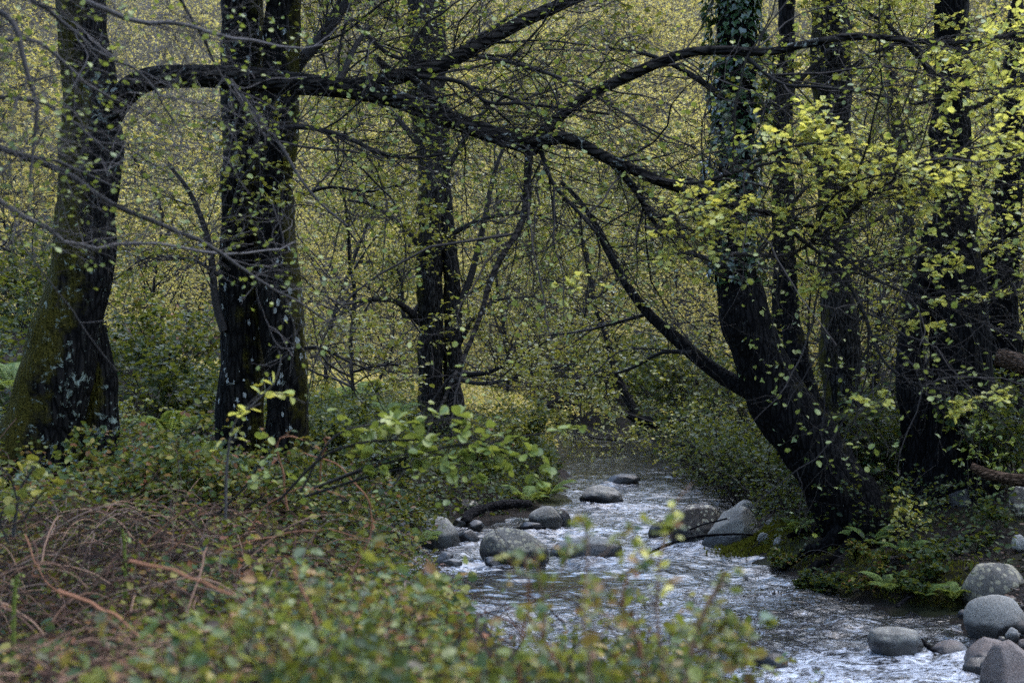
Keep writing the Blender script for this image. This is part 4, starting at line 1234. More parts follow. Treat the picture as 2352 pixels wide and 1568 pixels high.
# nearer, paler bramble along the lower edge: arching shoots with leaves along them
XP = np.array([-50, 330, 450, 600, 720, 860, 940, 1000, 1150, 1300, 1450, 1640, 1700, 1760])
YP = np.array([1640, 1560, 1480, 1400, 1350, 1320, 1385, 1445, 1460, 1400, 1360, 1430, 1510, 1640])


def front_top(x, y):
    px = 1176 + x / y * F
    return 2.5 - (np.interp(px, XP, YP) - 784) / F * y


mb = MB()
n = 950
y = U(3.1, 5.8, n)
x = (U(120, 1740, n) - 1176) / F * y
top = front_top(x, y) + .16 * fbm(np.stack([x, y, 0 * x], -1) * 2.6, 2, 131)
sparse = 1176 + x / y * F > 980
ok = ~sparse | (U(0, 1, n) < .38)
x, y, top = x[ok], y[ok], top[ok]
n = len(x)
z = np.minimum(land(x, y) + U(.0, .35, n), top - .3)
a = U(0, 6.28, n)
tip = np.stack([x + np.cos(a) * .18, y + np.sin(a) * .18, top - .02 - np.abs(rng.normal(0, .13, n)) + (U(0, 1, n) < .08) * U(0, .14, n)], -1)
st = np.stack([x, y, z], -1)
tt = np.linspace(0, 1, 9)[None, :, None]
sh = st[:, None] * (1 - tt) + tip[:, None] * tt + np.array([0, 0, .12]) * (tt * (1 - tt) * 2) + rng.normal(size=(n, 9, 3)) * .012
shr = U(.0014, .0032, n)[:, None] * np.linspace(1, .5, 9)[None]
tubes(mb, sh, shr, 4, 0)
c, cr = sprout(sh, shr, 5, (.05, .2), t=(.25, 1), K=4, rk=.008, rmin=.0008)
tubes(mb, c, cr, 3, 0)
big = U(0, 1, len(c)) < .5
leafy(mb, c[big], 4, (.026, .052), 'oval', 1, t=(.2, 1), tilt=.8)
leafy(mb, c[~big], 2, (.016, .032), 'oval', 2, t=(.2, 1), tilt=.8)
n = 26000
y = U(3.0, 5.9, n)
x = (U(100, 1730, n) - 1176) / F * y
top = front_top(x, y) - land(x, y)
ok = (top > .1) & ((1176 + x / y * F < 980) | (U(0, 1, n) < .22))
x, y, top = x[ok], y[ok], top[ok]
n = len(x)
leaves(mb, np.stack([x, y, land(x, y) + np.clip(top - .16, .02, 2) * U(0, 1, n) ** .7], -1), rng.normal(size=(n, 3)), np.array([0, -.2, 1]) + rng.normal(size=(n, 3)) * .8, U(.025, .05, n), 'oval', 3)  # dark filler leaves: shade in the gaps put into their colour
o = mb.build('bramble_foliage', [M['dead'], M['leaf_front'], M['leaf_bramble'], M['leaf_dark']])
tag(o, 'pale mixed green and russet bramble shoots along the lower edge, nearest the viewer', 'undergrowth', kind='stuff')

# dead bracken and twigs
mb = MB()
n = 1300
x, y = rng.normal(-2.1, 1.0, n), rng.normal(7.5, .9, n)
ok = bank_left(x, y) & (y > 4) & (x > -5) & (x < -.14 * y)
x, y = x[ok], y[ok]
arcs(mb, np.stack([x, y, land(x, y) + U(.05, .5, len(x))], -1), (.25, 1.0), rad=(.0015, .0045), wig=.14)
n = 900
x, y = U(-5, .3, n), U(3.2, 12, n)
ok = bank_left(x, y)
x, y = x[ok], y[ok]
arcs(mb, np.stack([x, y, land(x, y) + U(.05, .5, len(x))], -1), (.2, .8), rad=(.0015, .004), wig=.14)
n = 420
x, y = rng.normal(-1.9, 1.1, n), U(5.2, 10.5, n)
ok = bank_left(x, y) & (x < -.17 * y)
x, y = x[ok], y[ok]
arcs(mb, np.stack([x, y, land(x, y) + U(.1, .5, len(x))], -1), (.4, 1.3), rad=(.0022, .0048), up=(.2, 1.4), grav=-.2, wig=.08, mat=1, K=14)
tag(mb.build('dead_twigs', [M['dead'], M['straw']]), 'tangle of dead brown stems and twigs in the bramble bank', 'dead twigs', kind='stuff')
mb = MB()
n = 1100
x, y = rng.normal(-1.2, .3, n), rng.normal(3.9, .35, n)
ok = (y > 3.0)
x, y = x[ok], y[ok]
arcs(mb, np.stack([x, y, land(x, y) + U(.1, .66, len(x))], -1), (.15, .5), rad=(.0014, .004), up=(-.2, .4), wig=.1)
tag(mb.build('dry_bracken', M['straw']), 'straw-coloured dry bracken heaped in the bottom left corner', 'bracken', kind='stuff')

# distinct red-brown bramble canes, each its own
CANES = [
    ([(660, 1170), (652, 1100), (640, 1040), (640, 1010), (665, 1004), (695, 1012)], 8.0, (9, 5), 'red arching cane with a hooked tip in front of the double-stemmed tree'),
    ([(800, 1330), (850, 1230), (845, 1150), (800, 1090), (760, 1060), (700, 1040)], 8.2, (8, 4), 'red cane looping over the bramble bank right of the double-stemmed tree'),
    ([(735, 1110), (740, 1060), (748, 1030), (744, 1005)], 8.1, (7, 4), 'short upright red cane beside the hooked one'),
    ([(540, 1340), (570, 1240), (590, 1180), (640, 1140), (720, 1120), (790, 1140)], 7.6, (8, 4), 'tan cane bowing right above the dead tangle'),
    ([(300, 1390), (330, 1300), (350, 1240), (400, 1190), (450, 1160)], 7.0, (8, 4), 'orange cane rising from the dead tangle below the mossy trunk'),
    ([(240, 1430), (320, 1330), (400, 1250), (440, 1215)], 6.8, (9, 5), 'straight orange cane leaning right in the dead tangle'),
    ([(130, 1360), (250, 1410), (330, 1470)], 5.0, (16, 10), 'thick pale stalk slanting down through the lower left leaves'),
    ([(500, 1270), (620, 1235), (740, 1215), (870, 1245)], 7.4, (8, 4), 'long low tan cane lying across the dead tangle'),
    ([(60, 1230), (90, 1310), (140, 1370)], 6.5, (7, 4), 'thin brown cane bent down at the far left'),
    ([(1200, 1600), (1192, 1500), (1202, 1400), (1212, 1320)], 3.5, (16, 9), 'blurred pinkish stem standing before the stream in the lower middle'),
    ([(1490, 1600), (1475, 1500), (1432, 1410), (1425, 1370), (1445, 1310)], 3.6, (17, 9), 'blurred pinkish kinked stem right of the middle one'),
    ([(1290, 1560), (1250, 1470), (1215, 1400)], 3.7, (11, 6), 'thin blurred brown stem crossing the middle pink one'),
    ([(300, 1290), (420, 1320), (560, 1370), (640, 1420)], 4.6, (13, 9), 'blurred tan stalk running across the left bramble bank'),
    ([(680, 1310), (750, 1480), (790, 1560)], 4.2, (11, 6), 'blurred grey stem standing in the lower left brambles'),
]
for px, d, w, lab in CANES:
    p, r = line(px, (d, d * .97), (w[0] * .62, w[1] * .62), 60)
    q = p * 9
    p = p + np.stack([fbm(q, 2, 401), fbm(q, 2, 402), fbm(q, 2, 403)], -1) * .012
    o = thing('bramble_cane', p[0], lab, 'cane', 'bramble canes on the near bank')
    mb = MB()
    r = r * (1 + .15 * vnoise(p * 30, 4))
    tubes(mb, p[None], r[None], 8)
    nth = 26
    pos, tan, i, fr = at(p[None], U(.05, .95, nth), np.zeros(nth, int))
    dirs = norm(np.cross(tan, rng.normal(size=tan.shape)))
    th = np.stack([pos, pos + dirs * .007, pos + dirs * .013 - tan * .003], 1)
    tubes(mb, th, np.tile(np.array([[.0018, .001, .0003]]), (nth, 1)), 4)
    put(o, mb, 'stem', M['cane_red'])
    mb = MB()
    c, cr = sprout(p[None], r[None], 5, (.08, .22), t=(.3, 1), K=5, rk=.01, rmin=.001)
    tubes(mb, c, cr, 4)
    leafy(mb, c, 3, (.022, .042), 'oval', 1, tilt=.6)
    put(o, mb, 'foliage', [M['cane_red'], M['leaf_front'] if d < 5 else M['leaf_bramble']])


# leafy shoots standing in front
def shoot(px_lines, d, label, size, nl, leafm, n1=5, L=(.08, .3), cat='sapling', tilt=.4, wood='twig_dark', name='alder_sapling', kind='round', nl2=3):
    bs = [line(p, (d, d * .985), w, 30) for p, w in px_lines]
    bp_, br_ = np.array([a for a, b in bs]), np.array([b for a, b in bs])
    o = thing(name, bp_[0, 0], label, cat)
    mb = MB()
    tubes(mb, bp_, br_, 7)
    put(o, mb, 'stem', M[wood])
    mb = MB()
    c, cr = sprout(bp_, br_, n1, L, t=(.25, 1), flat=.4, K=5, rk=.01, rmin=.001)
    tubes(mb, c, cr, 4)
    leafy(mb, c, nl, size, kind, 1, tilt=tilt, t=(.2, 1))
    leafy(mb, bp_, nl2, size, kind, 1, tilt=tilt, t=(.4, 1))
    put(o, mb, 'foliage', [M[wood], M[leafm]])
    return o


shoot([([(640, 1150), (740, 1050), (840, 1015), (950, 1010), (1060, 1000), (1160, 1030), (1255, 1055)], (7, 3)), ([(700, 1140), (860, 1090), (960, 1070), (1050, 1050), (1150, 1010), (1250, 995), (1340, 980)], (7, 3)), ([(690, 1130), (760, 1010), (850, 975), (960, 970), (1060, 960)], (6, 3)),
       ([(720, 1120), (820, 1080), (900, 1050), (990, 1040), (1100, 1075)], (6, 3)), ([(720, 1120), (900, 1060), (1080, 1020), (1200, 1060), (1240, 1080)], (6, 3))], 7.2,
      'spray of big bright round leaves reaching over the left bank towards the water', (.05, .075), 5, 'leaf_near', n1=11, L=(.08, .28), tilt=.55)
shoot([([(518, 1190), (522, 1060), (540, 970), (585, 925), (628, 880), (645, 830), (640, 805)], (7, 3)), ([(540, 970), (590, 910), (650, 905), (700, 925)], (4, 2)), ([(600, 925), (560, 945), (530, 960)], (3, 2))], 7.0,
      'thin sapling with few yellow leaves before the double-stemmed tree', (.045, .065), 2, 'leaf_yellow', n1=4, L=(.05, .18), tilt=.35, wood='twig_grey')
shoot([([(30, 1230), (45, 1130), (70, 1085), (95, 1050)], (9, 3)), ([(40, 1150), (20, 1090), (-20, 1060)], (5, 3)), ([(50, 1200), (90, 1140), (130, 1110)], (5, 3)), ([(20, 1250), (0, 1190), (30, 1150)], (5, 3))], 7.2,
      'clump of yellow-green leaves growing at the foot of the mossy trunk', (.045, .07), 3, 'leaf_mid', n1=5, L=(.06, .2), tilt=.7, wood='twig_grey')
shoot([([(500, 1180), (560, 1120), (600, 1060), (640, 1010)], (6, 3)), ([(560, 1170), (600, 1140), (640, 1120), (700, 1115)], (5, 2))], 7.6, 'small leafy sprig between the canes at the foot of the double-stemmed tree', (.035, .055), 3, 'leaf_near', n1=6)
shoot([([(1560, 1620), (1590, 1490), (1620, 1400), (1650, 1345), (1665, 1310)], (15, 9)), ([(1600, 1500), (1660, 1440), (1690, 1410)], (6, 3)), ([(1580, 1560), (1640, 1500), (1690, 1500)], (6, 3))], 3.3,
      'blurred plant with a yellow furry tip at the right end of the front brambles', (.02, .034), 4, 'leaf_front', n1=10, L=(.04, .13), tilt=.8, wood='straw', name='bramble_shoot', cat='plant', kind='oval', nl2=14)
shoot([([(1370, 1620), (1350, 1500), (1340, 1400), (1350, 1250), (1335, 1190)], (9, 4)), ([(1352, 1300), (1420, 1240), (1450, 1200)], (4, 2)), ([(1345, 1340), (1400, 1330), (1470, 1300)], (4, 2))], 3.3,
      'tall blurred sprig rising across the wet slab in midstream', (.02, .032), 2, 'leaf_front', n1=6, L=(.04, .11), tilt=.9, wood='straw', name='bramble_shoot', cat='plant', kind='oval', nl2=8)
shoot([([(1530, 1600), (1510, 1400), (1520, 1260), (1550, 1160), (1590, 1110)], (6, 3)), ([(1515, 1300), (1480, 1260), (1470, 1270)], (3, 2)), ([(1518, 1280), (1540, 1210), (1555, 1190)], (3, 2))], 3.5,
      'thin blurred sprig whose few yellow leaves cross the angular boulders', (.022, .034), 1, 'leaf_yellow', n1=4, L=(.02, .06), tilt=.9, wood='straw', name='bramble_shoot', cat='plant', kind='oval', nl2=4)
shoot([([(1230, 1600), (1250, 1450), (1240, 1330), (1230, 1260)], (8, 3)), ([(1245, 1400), (1190, 1320), (1160, 1270)], (4, 2)), ([(1245, 1380), (1290, 1310), (1310, 1250)], (4, 2))], 3.4,
      'blurred sprig with russet leaves crossing the large domed boulder', (.02, .032), 2, 'leaf_front', n1=6, L=(.03, .1), tilt=.9, wood='straw', name='bramble_shoot', cat='plant', kind='oval', nl2=6)
shoot([([(30, 1520), (32, 1400), (38, 1330), (52, 1318)], (12, 5))], 5.2, 'upright green bracken stalk with curled tip at the far left', (.014, .02), 2, 'leaf_near', n1=5, L=(.02, .05), wood='green_stem', name='bracken_shoot', cat='plant', kind='oval', nl2=2)
shoot([([(288, 1390), (288, 1320), (285, 1250), (280, 1215)], (10, 5))], 6.4, 'upright green bracken stalk in the dead tangle below the mossy trunk', (.02, .03), 2, 'leaf_near', n1=6, L=(.03, .08), wood='green_stem', name='bracken_shoot', cat='plant', kind='oval', nl2=3)

# ground cover on the slope behind, on the spit beside the water, and on the right bank
def h_slope(x, y):
    p = np.stack([x, y, np.zeros_like(x)], -1)
    return np.where(bank_left(x, y), .26 + .2 * fbm(p * .8, 3, 101), 0)


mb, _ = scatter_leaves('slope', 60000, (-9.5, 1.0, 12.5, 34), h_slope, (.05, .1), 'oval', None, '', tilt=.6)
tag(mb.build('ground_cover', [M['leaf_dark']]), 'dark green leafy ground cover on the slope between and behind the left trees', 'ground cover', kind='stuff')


def h_spit(x, y):
    p = np.stack([x, y, np.zeros_like(x)], -1)
    d = pdist(x, y, LB)
    return np.where(bank_left(x, y), (.34 + .3 * fbm(p * 1.3, 3, 105)) * (.35 + .65 * sstep(d / .8)), 0)


mb, _ = scatter_leaves('spit', 30000, (-3.2, 1.2, 16.8, 31), h_spit, (.035, .07), 'oval', None, '', tilt=.7)
x, y = U(-2.4, 1.1, 500), U(17, 26, 500)
ok = bank_left(x, y)
x, y = x[ok], y[ok]
arcs(mb, np.stack([x, y, land(x, y)], -1), (.4, 1.0), rad=(.002, .004), mat=1)
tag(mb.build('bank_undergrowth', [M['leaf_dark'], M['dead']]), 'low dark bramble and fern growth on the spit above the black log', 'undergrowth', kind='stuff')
# pale meadow-like fern ground beyond
mb, _ = scatter_leaves('meadow', 36000, (-9, 1.0, 31, 47), lambda x, y: np.where(bank_left(x, y), .4 + .3 * fbm(np.stack([x, y, 0 * x], -1) * .6, 2, 107), 0), (.07, .13), 'oval', None, '', tilt=.7)
tag(mb.build('young_bracken', [M['leaf_far']]), 'bright yellow-green bracken on the level ground behind the middle tree', 'bracken', kind='stuff')


def bank_right(x, y):
    return (~inside(x, y)) & (pdist(x, y, RB) < pdist(x, y, LB)) & (pdist(x, y, RB) > .05)


mb, _ = scatter_leaves('right', 17000, (2.8, 9, 13.0, 40), lambda x, y: np.where(bank_right(x, y), .3 + .35 * fbm(np.stack([x, y, 0 * x], -1) * .7, 3, 109), 0), (.04, .08), 'oval', None, '', tilt=.6)
x, y = U(2.8, 8, 2200), U(12.6, 26, 2200)
ok = bank_right(x, y)
x, y = x[ok], y[ok]
arcs(mb, np.stack([x, y, land(x, y) + .01], -1), (.2, .9), rad=(.002, .006), up=(-.1, .5), mat=1)
tag(mb.build('bank_growth', [M['leaf_dark'], M['twig_dark']]), 'sparse dark leaves and fallen twigs on the shaded right bank', 'undergrowth', kind='stuff')
mb = MB()
x, y = U(3.2, 8, 5000), U(11.5, 20, 5000)
ok = bank_right(x, y)
x, y = x[ok], y[ok]
k = len(x)
leaves(mb, np.stack([x, y, land(x, y) + U(.005, .03, k)], -1), rng.normal(size=(k, 3)) * np.array([1, 1, .2]), np.array([0, 0, 1]) + rng.normal(size=(k, 3)) * .4, U(.03, .06, k), 'oval')
tag(mb.build('fallen_leaves', M['litter']), 'brown fallen leaves on the dark soil of the right bank', 'leaf litter', kind='stuff')

# moss along the right water's edge
mb = MB()
n = 16000
x, y = U(2.7, 4.6, n), U(13.2, 18, n)
dd = pdist(x, y, RB)
nn = fbm(np.stack([x, y, 0 * x], -1) * 2.2, 2, 113)
ok = bank_right(x, y) & (dd < .5 + .3 * nn) & (nn > -.25)
x, y = x[ok], y[ok]
k = len(x)
leaves(mb, np.stack([x, y, land(x, y) - .005], -1), rng.normal(size=(k, 3)) * .6 + np.array([0, -.2, 1]), rng.normal(size=(k, 3)), U(.025, .075, k), 'pinna')
tag(mb.build('moss', M['moss']), 'olive moss hanging over the right water edge', 'moss', kind='stuff')
mb = MB()
n = 3500
x, y = rng.normal(2.95, .22, n), rng.normal(17.1, .2, n)
k = len(x)
zc = .13 * np.exp(-((x - 2.95) / .25) ** 2 - ((y - 17.1) / .25) ** 2) + np.maximum(land(x, y), 0) - .03
leaves(mb, np.stack([x, y, zc], -1), rng.normal(size=(k, 3)) * .6 + np.array([0, -.3, 1]), rng.normal(size=(k, 3)), U(.03, .09, k), 'pinna')
tag(mb.build('moss', M['moss']), 'thick mossy ledge in front of the pointed grey boulder', 'moss', kind='stuff')


# ferns
def frond_mesh(L, seed):
    r = np.random.default_rng(seed)
    K = 14
    s = np.linspace(0, 1, K)
    p = np.stack([np.zeros(K), L * (s * .9), L * (1.0 * s - .8 * s ** 2)], -1)
    mb = MB()
    tubes(mb, p[None], (np.linspace(.004, .001, K))[None], 4)
    n = 22
    tt = np.linspace(.12, .98, n)
    pos, tan, i, fr = at(p[None], tt, np.zeros(n, int))
    for sgn in (-1, 1):
        ax = np.stack([np.full(n, sgn * 1.0), np.full(n, .55), np.full(n, -.12)], -1)
        size = L * .3 * np.sin(np.clip(tt * 1.05, 0, 1) * math.pi) ** .7 * (1 - .35 * tt) + .01
        leaves(mb, pos, ax, np.tile(np.array([0, -.4, 1.0]), (n, 1)) + r.normal(size=(n, 3)) * .15, size, 'pinna')
        # second-order teeth
        for q in (.25, .5, .75):
            b = pos + norm(ax) * (size * q)[:, None]
            for sg2 in (-1, 1):
                ax2 = np.stack([np.full(n, sgn * .5), np.full(n, sg2 * .9), np.full(n, 0)], -1)
                leaves(mb, b, ax2, np.tile(np.array([0, -.4, 1.0]), (n, 1)), size * .3 * (1 - q * .6), 'pinna')
    o = mb.build('frond', M['fern'])
    me = o.data
    bpy.data.objects.remove(o)
    return me


FR = [frond_mesh(1.0, k) for k in (1, 2)]
FERNS = [(330, 1010, 13.6, .5, 'pale fern on the slope nearest the mossy trunk'), (385, 985, 15.4, .6, 'large silvery fern arching on the slope between the left trees'), (440, 1010, 14.8, .55, 'green fern on the slope close to the double-stemmed tree'),
         (300, 1060, 12.6, .5, 'yellow-green fern low on the slope beside the mossy trunk foot'), (370, 1070, 12.8, .5, 'low fern among brambles between the two left trees'), (30, 960, 15, .7, 'fern at the left edge behind the mossy trunk'),
         (1210, 1150, 21.2, .5, 'fern drooping over the water beside the tip of the black log'), (1260, 1130, 22.2, .55, 'fern at the corner of the left bank spit'), (1130, 1110, 22, .5, 'fern above the black log'), (1000, 1060, 21, .5, 'fern in the bank growth behind the egg-shaped boulder'),
         (975, 1235, 17.0, .32, 'small bright fern beside the pale egg-shaped boulder'), (2000, 1200, 15.2, .4, 'fern with upright fronds at the foot of the leaning tree'), (1830, 1200, 16.4, .34, 'pale fern on the bank left of the leaning tree foot'),
         (2080, 1270, 14.2, .38, 'fern hanging in the middle of the dark right bank'), (2050, 1350, 13.7, .38, 'yellow fern drooping to the water below the dark right bank'), (2190, 1370, 13.2, .34, 'fern leaning out of the bank left of the lichen-crusted boulder'),
         (2120, 1390, 13.3, .3, 'small fern at the water edge under the right bank'), (840, 930, 30, .9, 'fern in the clearing left of the middle tree'), (760, 960, 27, .8, 'fern just right of the double-stemmed tree in the clearing'), (890, 985, 24, .7, 'fern in front of the clearing by the middle tree')]
for k, (px, py, d, L, lab) in enumerate(FERNS):
    p = P(px, py, d)
    z = landp(p[0], p[1])
    z = max(z, .06)
    o = thing('fern', (p[0], p[1], z + (.16 if py < 1110 and px < 900 else .03)), lab, 'fern', 'ferns on the banks')
    nf = 7
    for j in range(nf):
        c = bpy.data.objects.new('frond', FR[j % 2])
        C.objects.link(c)
        c.parent = o
        s = L * U(.75, 1.1)
        c.scale = (s, s, s * U(.8, 1.3))
        c.rotation_euler = (U(-.1, .35), U(-.2, .2), j * 6.28 / nf + U(-.3, .3))

# leafy plants of the right bank
def bush(px, py, d, label, h, nst, size, leafm, seed, cat='shrub', kind='round', spread=.35, wood='twig_dark', lv=6):
    p = P(px, py, d)
    z = landp(p[0], p[1])
    o = thing('shrub', (p[0], p[1], z), label, cat)
    a = U(0, 6.28, nst)
    st = grow(np.tile(np.array([[p[0], p[1], z]]), (nst, 1)) + rng.normal(size=(nst, 3)) * np.array([.06, .06, 0]), np.stack([np.cos(a) * spread, np.sin(a) * spread, np.ones(nst)], -1), U(.6, 1.1, nst) * h, 9, .1, 0)
    r = np.linspace(1, .35, 9)[None] * np.full((nst, 1), max(.004, h * .005))
    mb = MB()
    tubes(mb, st, r, 5)
    put(o, mb, 'stem', M[wood])
    mb = MB()
    c, cr = sprout(st, r, lv, (.15 * h, .4 * h), t=(.25, 1), K=6, rk=.01, rmin=.0015)
    tubes(mb, c, cr, 4)
    c2, cr2 = sprout(c, cr, 3, (.08 * h, .22 * h), K=4, rk=.01, rmin=.0012)
    tubes(mb, c2, cr2, 3)
    leafy(mb, c2, 3, size, kind, 1, tilt=.5)
    put(o, mb, 'foliage', [M[wood], M[leafm]])
    return o


bush(2080, 1255, 14.3, 'yellow-green leafy shrub on the dark bank right of the leaning tree foot', .75, 5, (.03, .055), 'leaf_mid', 1)
bush(2290, 1210, 14.6, 'blue-green leafy shrub under the broken log at the right edge', .5, 5, (.04, .06), 'leaf_dark', 2)
bush(1880, 1350, 14.3, 'low dark-leaved plant at the water edge under the leaning tree', .3, 5, (.03, .05), 'leaf_dark', 3)
bush(2130, 1350, 13.5, 'low dark-leaved plant between the bank ferns and the lichen-crusted boulder', .32, 6, (.03, .05), 'leaf_dark', 4)
bush(2240, 1100, 15.4, 'slim plant with pale leaves in front of the stout right trunk', 1.2, 3, (.05, .075), 'leaf_near', 5, spread=.12)
bush(1700, 1120, 22.5, 'dense twiggy shrub overhanging the water behind the pointed grey boulder', 2.0, 14, (.05, .08), 'leaf_dark', 6, spread=.8, lv=9)
bush(1640, 1060, 25.5, 'tangled twiggy shrub on the right bank beside the upper stream', 2.3, 16, (.05, .08), 'leaf_mid', 7, spread=.8, lv=9)
bush(1560, 1010, 31, 'dark bushy thicket beneath the low tree leaning over the far water', 2.4, 16, (.06, .1), 'leaf_dark', 8, spread=.9, lv=9)
bush(1370, 960, 43, 'black-green bush closing the far end of the stream', 2.2, 20, (.08, .12), 'leaf_dark', 9, spread=.9, lv=9)
bush(1250, 985, 41, 'bush on the left side of the far end of the stream', 1.4, 12, (.08, .12), 'leaf_mid', 10, spread=.8)
bush(1850, 1040, 20.5, 'tall thin-stemmed thicket between the leaning tree and the furrowed trunk', 4.2, 12, (.05, .08), 'leaf_mid', 11, spread=.25, lv=9)
bush(2040, 1060, 20, 'tall thin-stemmed thicket between the furrowed trunk and the stout one', 4.5, 14, (.05, .08), 'leaf_mid', 12, spread=.25, lv=9)
bush(2280, 1060, 20.5, 'tall thin-stemmed thicket filling the gap at the right edge', 4.5, 12, (.05, .08), 'leaf_yellow', 13, spread=.25, lv=9)
bush(245, 960, 13.0, 'spray of bare fine twigs growing from the mossy trunk fork', 1.1, 12, (.03, .05), 'leaf_mid', 14, spread=.6, lv=4)
bush(1220, 1120, 23, 'rounded green bush at the water corner of the left bank spit', .7, 12, (.04, .07), 'leaf_dark', 15, spread=.8, lv=8)
bush(1090, 1080, 22, 'russet and green bush on the left bank above the black log', .8, 12, (.04, .07), 'leaf_bramble', 16, spread=.7, lv=8)
bush(940, 1180, 18.2, 'leafy bramble bush between the bank and the egg-shaped boulder', .7, 10, (.035, .06), 'leaf_bramble', 17, spread=.7, lv=8)


for k, (px, py, lab) in enumerate(((1700, 1130, 'bare twiggy shrub hanging over the stream edge behind the pale smooth stone'), (1640, 1090, 'bare twiggy shrub trailing into the upper stream'), (1780, 1150, 'bare twiggy shrub on the slope between the cobbles and the leaning trunk'),
                                   (1850, 1180, 'bare twigs standing against the left side of the leaning trunk foot'), (2040, 1190, 'bare twiggy shrub in the dark behind the leafy yellow-green one'))):
    bush(px, py, (22, 25, 18.5, 17, 15.6)[k], lab, 1.5 if k < 3 else 1.1, 26, (.03, .05), 'leaf_dark', 90 + k, spread=1.2, lv=4)
for k, (px, py, d, lab) in enumerate(((1800, 1290, 15.6, 'low leafy plant on the root just above the water'), (1850, 1330, 14.7, 'low leafy plant by the roots at the water edge'), (1930, 1360, 14.2, 'low leafy plant drooping from the bank below the leaning tree'), (1990, 1370, 13.9, 'low leafy plant left of the yellow drooping fern'),
                                      (2100, 1375, 13.5, 'low leafy plant right of the yellow drooping fern'), (2170, 1320, 13.8, 'low leafy plant above the fern near the lichen-crusted boulder'), (1960, 1300, 14.8, 'low leafy plant between the roots of the leaning tree'), (2140, 1280, 14.3, 'low leafy plant beside the orange-brown broken stick'),
                                      (2250, 1270, 14.2, 'low leafy plant on the soil behind the lichen-crusted boulder'), (2040, 1320, 14.1, 'low leafy plant in the middle of the dark bank'))):
    bush(px, py, d, lab, .26, 7, (.03, .055), 'leaf_dark' if k % 3 else 'leaf_bramble', 110 + k, cat='plant', spread=.9, lv=5)
for k, (px, py, d, h, m, lab) in enumerate((
        (330, 900, 17.5, 1.3, 'leaf_dark', 'dark green shrub on the slope between the left trees, highest of them'),
        (460, 930, 17, 1.2, 'leaf_dark', 'dark green shrub on the slope touching the double-stemmed tree'),
        (400, 860, 20, 1.5, 'leaf_bramble', 'leafy shrub on the crest of the slope between the left trees'),
        (300, 1090, 10.8, .9, 'leaf_bramble', 'bramble shrub in front of the mossy trunk side stem'),
        (420, 1100, 10.6, .9, 'leaf_bramble', 'bramble shrub between the two left trunks near the viewer'),
        (560, 1130, 11, .85, 'leaf_bramble', 'bramble shrub hiding the foot of the double-stemmed tree'),
        (730, 1110, 12, 1.0, 'leaf_bramble', 'bramble shrub right of the double-stemmed tree foot'),
        (850, 1120, 13, 1.0, 'leaf_bramble', 'bramble shrub between the double-stemmed tree and the stream'),
        (690, 1200, 10.6, 1.0, 'leaf_bramble', 'bramble shrub beneath the looping red cane'),
        (750, 1200, 12, 1.0, 'leaf_bramble', 'tall bramble shrub on the bank left of the egg-shaped boulder'),
        (775, 1230, 13.4, .55, 'leaf_dark', 'dark bramble shrub at the bank edge above the black rock'),
        (800, 1010, 19, 1.0, 'leaf_dark', 'dark shrub behind the brambles right of the double-stemmed tree'),
        (910, 1040, 19, .9, 'leaf_dark', 'dark shrub in front of the middle tree'),
        (1130, 1030, 25, .9, 'leaf_mid', 'light green shrub at the right foot of the middle tree'),
        (1190, 1010, 28, 1.0, 'leaf_dark', 'dark shrub on the left bank before the far bend'),
        (60, 900, 19, 1.6, 'leaf_dark', 'dark shrub at the left edge behind the mossy trunk'),
        (1300, 960, 44, 2.6, 'leaf_dark', 'dark bush left of the black-green one closing the stream'),
        (1460, 960, 42, 2.6, 'leaf_dark', 'dark bush right of the black-green one closing the stream'),
        (1540, 1000, 36, 2.2, 'leaf_dark', 'dark bush on the right bank where the far water narrows'),
        (1610, 1010, 32, 2.6, 'leaf_dark', 'dark tall bush behind the root of the low leaning tree'),
        (1680, 1080, 24, 1.8, 'leaf_dark', 'dark bush between the stream and the leaning tree, left one'),
        (1760, 1080, 21, 1.6, 'leaf_dark', 'dark bush pressed against the left side of the leaning tree'),
        (1760, 960, 26, 2.8, 'leaf_dark', 'tall dark bush seen just left of the leaning trunk'),
        (1900, 1050, 18, 1.5, 'leaf_dark', 'dark bush behind the bend of the leaning trunk'),
        (2060, 1100, 17.5, 1.6, 'leaf_dark', 'dark bush between the leaning trunk foot and the stout trunk'),
        (2110, 1000, 19.5, 2.2, 'leaf_dark', 'tall dark bush left behind the stout trunk'),
        (2330, 1120, 16.5, 1.5, 'leaf_dark', 'dark bush at the right edge above the broken log'))):
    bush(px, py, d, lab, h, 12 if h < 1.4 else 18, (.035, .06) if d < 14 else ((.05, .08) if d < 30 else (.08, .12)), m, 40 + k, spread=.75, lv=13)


# ------------------------------------------------------------------ logs and sticks
def log(name, px, d, w, mat, label, cat, seed, amp=.02, sides=22, K=60, cap=True):
    p, r = line(px, d, w, K)
    mb = MB()
    tubes(mb, p[None], r[None], sides, warp=bark_warp(amp, seed, along=(.25, 1, 1)), cap=cap)
    c = p[K // 2]
    o = mb.build(name, mat, origin=c)
    return tag(o, label, cat)


